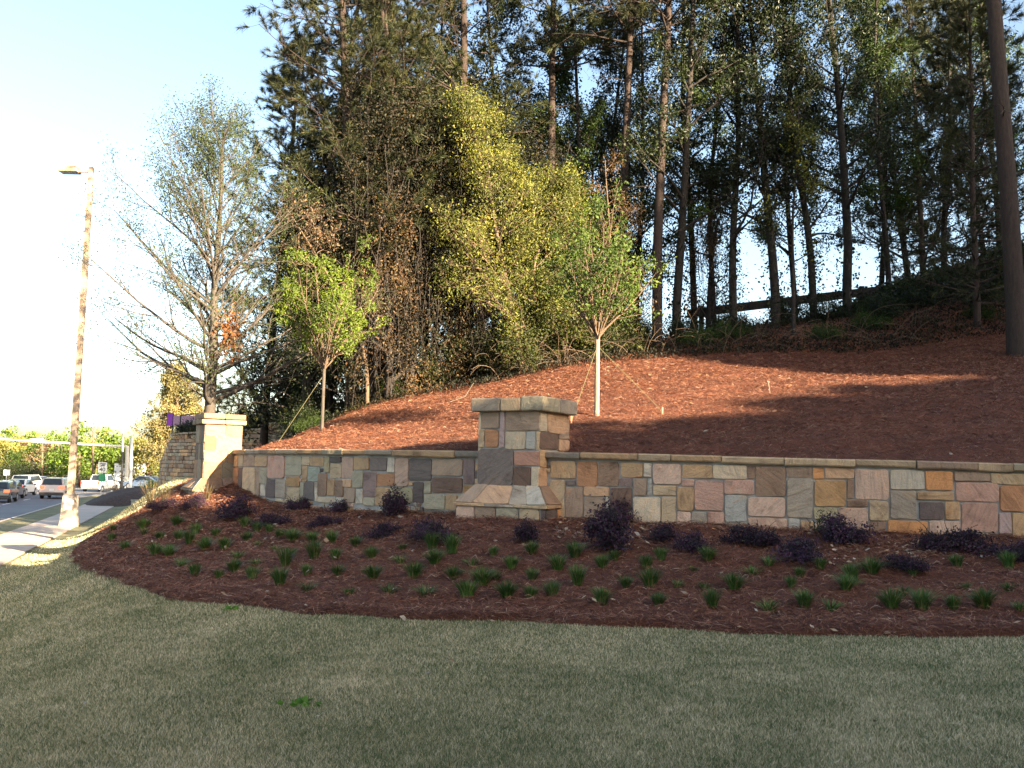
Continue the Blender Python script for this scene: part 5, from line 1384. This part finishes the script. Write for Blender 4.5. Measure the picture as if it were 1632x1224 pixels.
# signs
def text_mesh(body, size, mat, parent, loc, name='lettering', ext=0.004):
    cu = bpy.data.curves.new(name, 'FONT'); cu.body = body; cu.size = size; cu.align_x = 'CENTER'; cu.align_y = 'CENTER'; cu.extrude = ext; cu.offset = 0.006
    t = bpy.data.objects.new('tmp', cu); COL.objects.link(t)
    dg = bpy.context.evaluated_depsgraph_get(); me = bpy.data.meshes.new_from_object(t.evaluated_get(dg)); bpy.data.objects.remove(t)
    o = link(name, me, mat, parent); o.location = loc; o.rotation_euler = (math.pi / 2, 0, 0); return o
M_BLACK = mat_flat('black_ink', (0.015, 0.015, 0.015), 0.6); M_GREEN = mat_flat('sign_green', (0.02, 0.22, 0.10), 0.5)
q = gp(163, 72); rz = math.atan2(q[1], q[0]) - math.pi / 2
o = empty('speed_limit_sign', q, rz, 'white speed limit sign reading 40 above a small green sign by the kerb', 'road sign')
zc = at(163, 745, 72)[2] - q[2]
MB().box((0, 0.03, (zc + 0.4) / 2), (0.06, 0.05, zc + 0.5)).build('post', M_GALV, o)
pl = MB().box((0, -0.02, zc), (0.62, 0.02, 0.80)).build('sign_plate', M_WHITE, o, bevel=0.004)
text_mesh('SPEED', 0.17, M_BLACK, pl, (0, -0.036, zc + 0.28)); text_mesh('LIMIT', 0.17, M_BLACK, pl, (0, -0.036, zc + 0.13)); text_mesh('40', 0.44, M_BLACK, pl, (0, -0.036, zc - 0.17))
MB().box((0, -0.02, zc - 0.80), (0.45, 0.02, 0.58)).build('green_plate', M_GREEN, o, bevel=0.004)
q = gp(11, 82, z=0.1); o = empty('median_sign', q, 0.4, 'small blank white square sign on a post beyond the queue of cars', 'road sign')
zc = at(11, 753, 82)[2] - q[2]
MB().bar((0, 0.03, -0.1), (0, 0.03, zc), 0.035, n=6).build('post', M_GALV, o); MB().box((0, -0.02, zc), (0.5, 0.02, 0.5)).build('sign_plate', M_WHITE, o, bevel=0.004)

# signal mast and poles
q = gp(203, 108, z=0.1); top = at(203, 712, 108); tip = at(-12, 699, 108)
o = empty('signal_mast', q, 0, 'long horizontal traffic signal mast arm on a beige pole crossing above the cars', 'traffic signal')
M_BEIGE = mat_flat('beige_steel', (0.60, 0.56, 0.47), 0.5)
MB().bar((0, 0, -0.1), top - q + np.array([0, 0, 0.1]), 0.24, 0.20, n=12).build('pole', M_BEIGE, o)
MB().bar(top - q, tip - q, 0.15, 0.08, n=10).build('mast_arm', M_BEIGE, o)
for px, py in ((40, 706), (77, 708)):
    c_ = at(px, py, 108) - q; f_ = MB()
    for k in range(3): f_.box((c_[0] + (k - 1) * 0.34, c_[1], c_[2] - 0.06), (0.31, 0.3, 0.34)); 
    hd = f_.box((c_[0], c_[1] + 0.12, c_[2] - 0.06), (1.15, 0.03, 0.5)).build('signal_head', mat_flat('signal_yellow', (0.30, 0.17, 0.06), 0.5), o, bevel=0.01)
    g2 = MB()
    for k in range(3): g2.bar((c_[0] + (k - 1) * 0.34, c_[1] - 0.15, c_[2] - 0.06), (c_[0] + (k - 1) * 0.34, c_[1] - 0.3, c_[2] - 0.06), 0.12, 0.13, n=10)
    g2.build('visors', M_DARKM, hd)
c_ = at(60, 702, 108) - q; MB().box((c_[0], c_[1] - 0.1, c_[2]), (1.5, 0.03, 0.4)).build('name_plate', M_WHITE, o)
q = gp(210, 84, z=0.1); tp_ = at(210, 698, 84); o = empty('steel_pole', q, 0, 'thick grey steel pole with a flat cap right of the signal pole', 'pole')
MB().bar((0, 0, -0.1), tp_ - q, 0.16, 0.14, n=12).build('shaft', M_GALV, o); MB().bar(tp_ - q, tp_ - q + np.array([0, 0, 0.06]), 0.19, n=12).build('cap', M_GALV, o)
q = gp(196, 86, z=0.1); tp_ = at(199, 582, 86); o = empty('street_lamp', q, 0, 'very tall thin pale street light with a small flat head, left of the signal pole', 'street lamp')
MB().bar((0, 0, -0.1), (tp_ - q) * 0.33, 0.11, 0.095, n=8).build('lower_shaft', M_DARKM, o); MB().bar((tp_ - q) * 0.33, tp_ - q, 0.09, 0.06, n=8).build('pole', M_BEIGE, o)  # lower third of the pole drawn in a darker tone
MB().bar(tp_ - q, tp_ - q + np.array([-0.5, 0, 0.05]), 0.04, n=6).box(tp_ - q + np.array([-0.65, 0, 0.05]), (0.6, 0.3, 0.12)).build('lamp_head', M_BEIGE, o, bevel=0.02)
for px, py, Y, nm in ((149, 682, 118, 'wooden utility pole in front of the bright green tree'), (68, 700, 125, 'wooden utility pole before the brown bare trees'), (127, 722, 112, 'short wooden pole right behind the tall lamp post')):
    q = gp(px, Y, z=0.1); tp_ = at(px, py, Y); o = empty('utility_pole', q, 0, nm, 'utility pole', 'utility poles along the far street')
    MB().bar((0, 0, -0.1), tp_ - q, 0.15, 0.11, n=8).build('pole', M_TWIG, o); MB().box(tp_ - q + np.array([0, 0, -0.5]), (1.4, 0.1, 0.12)).build('crossarm', M_TWIG, o)

# vehicles --------------------------------------------------------
M_TYRE = mat_flat('tyre', (0.02, 0.02, 0.02), 0.8); M_RIM = mat_flat('rim', (0.4, 0.4, 0.42), 0.35, metal=0.7)
M_TAIL = mat_flat('tail_lens', (0.35, 0.01, 0.01), 0.25); mm = M_TAIL.node_tree.nodes['Principled BSDF']; mm.inputs['Emission Color'].default_value = (1, 0.05, 0.02, 1); mm.inputs['Emission Strength'].default_value = 1.2
M_TRIM = mat_flat('black_trim', (0.03, 0.03, 0.03), 0.6); M_PLATE = mat_flat('plate', (0.6, 0.6, 0.6), 0.5); M_CHROME = mat_flat('chrome', (0.6, 0.6, 0.6), 0.2, metal=0.9)
def car(kind, paint, loc, rz, label, name, cat):
    """local +y is forward"""
    o = empty(name, loc, rz, label, cat, 'cars on the road')
    L, W, H, belt, gh = dict(sedan=(4.6, 1.78, 1.45, 0.92, [(-1.75, .95), (-1.05, 1.42), (0.35, 1.45), (1.15, .95)]), hatch=(4.2, 1.76, 1.52, 0.95, [(-2.0, 1.0), (-1.72, 1.48), (0.35, 1.52), (1.15, .98)]),
                             suv=(4.7, 1.88, 1.72, 1.08, [(-2.28, 1.1), (-2.0, 1.66), (0.5, 1.72), (1.2, 1.12)]), pickup=(5.5, 1.92, 1.80, 1.10, [(-0.75, 1.12), (-0.55, 1.76), (0.75, 1.80), (1.45, 1.15)]))[kind]
    h = L / 2; ws = [(-h + 0.85), (h - 0.85)]
    # lower body outline with wheel arches
    out = [(-h, 0.45), (-h + 0.03, belt), ]
    if kind == 'sedan': out = [(-h, 0.45), (-h + 0.02, 0.88), (-h + 0.15, 0.98), (-1.7, 1.0)]
    if kind in ('hatch', 'suv'): out = [(-h, 0.45), (-h + 0.03, 0.85), (-h + 0.10, belt + 0.06)]
    if kind == 'pickup': out = [(-h, 0.5), (-h, 1.14), (-0.8, 1.14)]
    out += [(1.2, belt + 0.03), (h - 0.35, belt - 0.14), (h - 0.05, 0.72), (h, 0.42), (h - 0.1, 0.26)]
    for wy in ws[::-1]:
        for k in range(7):
            a = k * math.pi / 6; out.append((wy + 0.38 * math.cos(a), 0.30 + 0.38 * math.sin(a)))
    out.append((-h + 0.1, 0.26))
    def prof(poly, w, dw=None):
        n = len(poly); P = np.array(poly); wv = np.full(n, w / 2) if dw is None else np.array(dw)
        V = np.concatenate([np.c_[-wv, P[:, 0], P[:, 1]], np.c_[wv, P[:, 0], P[:, 1]]]); F = [tuple(range(n))[::-1], tuple(range(n, 2 * n))] + [(i, (i + 1) % n, n + (i + 1) % n, n + i) for i in range(n)]
        return V, F
    b = MB(); b.add(*prof(out, W))
    g = gh; tw = W / 2 - 0.20
    b.add(*prof([(g[0][0], g[0][1] - 0.05), g[1], g[2], (g[3][0], g[3][1] - 0.05)], W, [W / 2 - 0.04, tw, tw, W / 2 - 0.04]))
    b.build('body', paint, o, bevel=0.05)
    # glass, set a little proud of the cabin
    def quad(a, b_, c_, d_, nm):
        a, b_, c_, d_ = [np.array(x, float) for x in (a, b_, c_, d_)]; n = np.cross(b_ - a, d_ - a); n = n / np.linalg.norm(n); cen = (a + b_ + c_ + d_) / 4
        A = [cen + (x - cen) * 0.86 + n * 0.012 for x in (a, b_, c_, d_)]; B = [x - n * 0.03 for x in A]
        MB().add(A + B, [(0, 1, 2, 3), (7, 6, 5, 4), (0, 4, 5, 1), (1, 5, 6, 2), (2, 6, 7, 3), (3, 7, 4, 0)]).build(nm, M_GLASSD, o)
    w0 = W / 2 - 0.04
    quad((-w0 + .03, g[0][0], g[0][1]), (w0 - .03, g[0][0], g[0][1]), (tw, g[1][0], g[1][1]), (-tw, g[1][0], g[1][1]), 'rear_window')
    quad((w0, g[3][0], g[3][1]), (-w0, g[3][0], g[3][1]), (-tw, g[2][0], g[2][1]), (tw, g[2][0], g[2][1]), 'windshield')
    quad((w0, g[0][0] + .1, g[0][1]), (w0, g[3][0] - .1, g[3][1]), (tw, g[2][0], g[2][1] - .03), (tw, g[1][0] + .05, g[1][1] - .03), 'side_window')
    quad((-w0, g[3][0] - .1, g[3][1]), (-w0, g[0][0] + .1, g[0][1]), (-tw, g[1][0] + .05, g[1][1] - .03), (-tw, g[2][0], g[2][1] - .03), 'side_window')
    for wy in ws:
        for s in (-1, 1):
            x = s * (W / 2 - 0.10); t = MB().bar((x - 0.11, wy, 0.33), (x + 0.11, wy, 0.33), 0.33, n=20).build('wheel', M_TYRE, o, bevel=0.02)
            MB().bar((x + s * 0.10, wy, 0.33), (x + s * 0.125, wy, 0.33), 0.21, 0.19, n=14).build('rim', M_RIM, t)
    for s in (-1, 1):
        lz = 0.88 if kind != 'suv' else 0.98
        if kind == 'pickup': MB().box((s * (W / 2 - 0.10), -h - 0.005, 0.92), (0.18, 0.05, 0.36)).build('tail_light', M_TAIL, o)
        else: MB().box((s * (W / 2 - 0.20), -h + 0.02, lz - 0.04), (0.36, 0.10, 0.19)).build('tail_light', M_TAIL, o)
        MB().box((s * (W / 2 - 0.28), h - 0.06, 0.66), (0.36, 0.12, 0.14)).build('headlight', M_LENS, o)
        MB().box((s * (W / 2 + 0.08), 0.85, belt + 0.06), (0.18, 0.10, 0.13)).build('mirror', M_TRIM, o)
    MB().box((0, -h - 0.02, 0.42), (W * 0.94, 0.14, 0.24)).build('rear_bumper', M_TRIM if kind != 'pickup' else M_CHROME, o, bevel=0.03)
    MB().box((0, -h - 0.01, 0.74), (0.34, 0.03, 0.17)).build('licence_plate', M_PLATE, o)
    if kind == 'pickup': MB().box((0, -1.75, 1.10), (W - 0.22, 1.75, 0.10)).build('bed_liner', M_TRIM, o)
    if kind == 'suv':
        for s in (-1, 1): MB().bar((s * 0.72, -1.6, 1.76), (s * 0.72, 0.3, 1.78), 0.02, n=6).build('roof_rail', M_TRIM, o)
    return o
P_ = lambda n, c: mat_flat(n, c, 0.3, vary=0.03, coat=0.6, metal=0.1)
def cpos(px, Y): q = at(px, 770, Y); return np.array([q[0], q[1], 0.0])
cars = [('hatch', P_('dark_teal_paint', (0.03, 0.05, 0.06)), 3, 68, 'dark teal hatchback nearest on the road, at the left edge', 'hatchback', 'car'), ('sedan', P_('navy_paint', (0.04, 0.06, 0.12)), 14, 74.5, 'dark blue sedan just ahead of the teal hatchback', 'sedan', 'car'),
        ('sedan', P_('white_car_paint', (0.70, 0.68, 0.66)), 33, 82, 'white sedan behind the dark blue one in the left queue', 'sedan', 'car'), ('suv', P_('white_suv_paint', (0.72, 0.70, 0.68)), 46, 91, 'white sport utility vehicle ahead of the white sedan', 'suv', 'car'),
        ('sedan', P_('grey_paint', (0.10, 0.12, 0.16)), 61, 102, 'dark grey car at the front of the left queue', 'sedan', 'car'), ('suv', P_('silver_paint', (0.40, 0.33, 0.29)), 92, 77.5, 'silver sport utility vehicle seen from behind, left of the lamp post', 'suv', 'car'),
        ('pickup', P_('white_truck_paint', (0.66, 0.66, 0.67)), 161, 99, 'white pickup truck right of the lamp post', 'pickup_truck', 'pickup truck')]
for kind, pm, px, Y, lab, nm, cat in cars:
    i_ = int(np.argmin(np.abs(CURB_S[:, 1] - Y))); t = CURB_S[i_ + 1] - CURB_S[i_]
    car(kind, pm, cpos(px, Y), math.atan2(t[1], t[0]) - math.pi / 2, lab, nm, cat)
def box_truck(px, Y, W, L, H, lab):
    o = empty('box_truck', cpos(px, Y), 0.25, lab, 'truck', 'white box trucks parked in the distance')
    MB().box((0, 0, 0.9 + H / 2), (W, L, H)).build('cargo_box', M_WHITE, o, bevel=0.04)
    cb = MB().box((0, L / 2 + 0.9, 1.35), (W * 0.9, 1.7, 1.7), taper=0.9).build('cab', M_WHITE, o, bevel=0.1); MB().box((0, L / 2 + 1.72, 1.7), (W * 0.7, 0.1, 0.6)).build('windshield', M_GLASSD, cb)
    MB().box((0, 0.3, 0.7), (W * 0.6, L + 1.5, 0.25)).build('chassis', M_TRIM, o); MB().box((0, -L / 2 - 0.02, 0.9 + H / 2), (W * 0.88, 0.04, H * 0.88)).build('rear_door', mat_flat('door_white', (0.7, 0.7, 0.69), 0.5), o)
    for y in (-L / 2 + 0.9, L / 2 + 0.9):
        for s in (-1, 1): MB().bar((s * (W / 2 - 0.3), y, 0.45), (s * (W / 2 - 0.02), y, 0.45), 0.45, n=16).build('wheel', M_TYRE, o)
box_truck(165, 150, 2.5, 5.5, 1.9, 'white box truck behind the speed limit sign'); box_truck(207, 118, 2.9, 6.5, 2.1, 'larger white box truck behind the steel pole')
q = cpos(231, 104); car('sedan', P_('blue_grey_paint', (0.08, 0.12, 0.2)), q + np.array([0, 0, 0.2]), 1.4, 'dark blue car parked far off right of the larger box truck', 'sedan', 'car')
# guard rail across the far side
A, B = gp(-30, 132, z=0), gp(118, 118, z=0); o = empty('guard_rail', A, 0, 'long low dark guard rail beyond the queue of cars', 'guard rail')
MB().box((B - A) / 2 + np.array([0, 0, 0.85]), (np.linalg.norm(B - A), 0.08, 0.32), rz=math.atan2(B[1] - A[1], B[0] - A[0])).build('rail_beam', mat_flat('weathered_rail', (0.12, 0.10, 0.09), 0.8), o)
for f in np.linspace(0.02, 0.98, 8): c_ = (B - A) * f; MB().box((c_[0], c_[1] + 0.1, 0.4), (0.15, 0.15, 0.9)).build('post', M_DARKM, o)

# far trees
def far_tree(seed, mat, bm, w=4.5, h=8.0, n=2600, size=0.38, name='roadside_tree', dens=26):
    rs = np.random.RandomState(seed); T = Tree(seed); o = empty(name)
    T.limb((0, 0, -0.3), (0, 0, 1), h * 0.75, 0.2, 0.06, 6, 0.04, 0.02, 0, [(12, 0.5, 50, 0.2), (3, 0.5, 45, 0.3)]); T.wood(bm, o, 5)
    k = dens; z = 0.22 + 0.72 * rs.rand(k); a = rs.rand(k) * 6.28; r = w * np.sqrt(np.clip(1 - ((z - 0.5) / 0.55) ** 2, 0.05, 1)) * (0.35 + 0.6 * rs.rand(k))
    cc = np.c_[np.cos(a) * r, np.sin(a) * r, z * h]; idx = rs.randint(0, k, n)
    P = cc[idx] + rs.randn(n, 3) * np.array([0.75, 0.75, 0.5]) * (0.5 + 0.8 * rs.rand(k))[idx][:, None]; P[:, 2] = np.maximum(P[:, 2], 0.1)
    leaves('leaf_crown', P, size, rs, 0.8, 0.2, mat=mat, parent=o); return o
M_FAR_G = mat_leaf('far_green', [(0.12, 0.22, 0.03), (0.18, 0.30, 0.04), (0.24, 0.34, 0.06)], 0.3); M_FAR_Y = mat_leaf('far_yellow', [(0.30, 0.30, 0.08), (0.38, 0.36, 0.10), (0.26, 0.30, 0.07)], 0.3); M_FAR_B = mat_leaf('far_brown', [(0.26, 0.17, 0.10), (0.32, 0.22, 0.13), (0.24, 0.22, 0.10)], 0.2)
ft = [far_tree(601, M_FAR_G, M_TWIG), far_tree(602, M_FAR_Y, M_TWIG, 4.2, 8), far_tree(603, M_FAR_B, M_TWIG, 3.6, 7.5, 1500, 0.3), far_tree(604, M_LEAF_GREEN, M_TWIG, 5, 8)]
rs = np.random.RandomState(12)
for px, Y, k, top, lab in [(-25, 150, 1, 690, 'yellow-green tree at the left edge beyond the guard rail'), (12, 142, 1, 694, 'yellow-green tree above the nearest hatchback'), (30, 165, 0, 686, 'farther green tree topping the left tree line'), (48, 138, 3, 708, 'darker green tree behind the signal heads'),
                           (72, 132, 2, 706, 'brown budding tree right of the signal heads'), (95, 134, 2, 712, 'brown budding tree above the silver vehicle'), (60, 170, 1, 690, 'pale tree at the back between the green and the brown trees'), (100, 165, 0, 692, 'green tree at the back left of the lamp post'),
                           (118, 128, 0, 700, 'bright green tree right behind the lamp post'), (152, 126, 0, 680, 'largest bright green tree, above the pickup truck'), (185, 130, 0, 700, 'bright green tree above the speed limit sign'), (208, 140, 1, 706, 'yellow tree behind the steel pole'),
                           (236, 112, 1, 700, 'yellow tree left of the block wall'), (255, 125, 1, 690, 'tall yellow tree just left of the block wall'), (222, 160, 0, 700, 'farther green tree between the steel pole and the block wall'), (140, 175, 1, 690, 'pale tree at the back behind the largest green tree')]:
    q = gp(px, Y, z=0.1); hh = at(px, top, Y)[2]; place(ft[k], q, rs.rand() * 6, 1.0 * hh / 8.0, lab, 'tree', 'trees along the far side of the street')
for px, Y, k, s, lab in [(20, 128, bushD, 2.2, 'dark bush beyond the guard rail at left'), (52, 126, bushD, 2.0, 'dark bush behind the queue of cars'), (130, 112, bushB, 1.6, 'brown roadside bush right of the silver vehicle'), (185, 96, bushB, 1.1, 'twiggy bush at the road bend'), (245, 92, bushG, 1.3, 'green bush left of the block wall')]:
    place(k, gp(px, Y, z=0.1), px, s, lab, 'bush', 'bushes along the far side of the street')
# pale tree in first leaf behind the block wall
T = make_broadleaf(701, 5.2, 0.10, 34, 2.9, 0.12, 9, 0.13, M_LEAF_PALE, M_TWIG, 0, 'pale_tree', 38, ((7, 0.5, 40, 0.2), (5, 0.45, 40, 0.2)), (0, 0), 0.12)
q = at(283, 720, 100); place(T, (q[0], q[1], 1.5), 0, 2.0, 'pale yellow tree in first leaf behind the purple banner', 'tree')
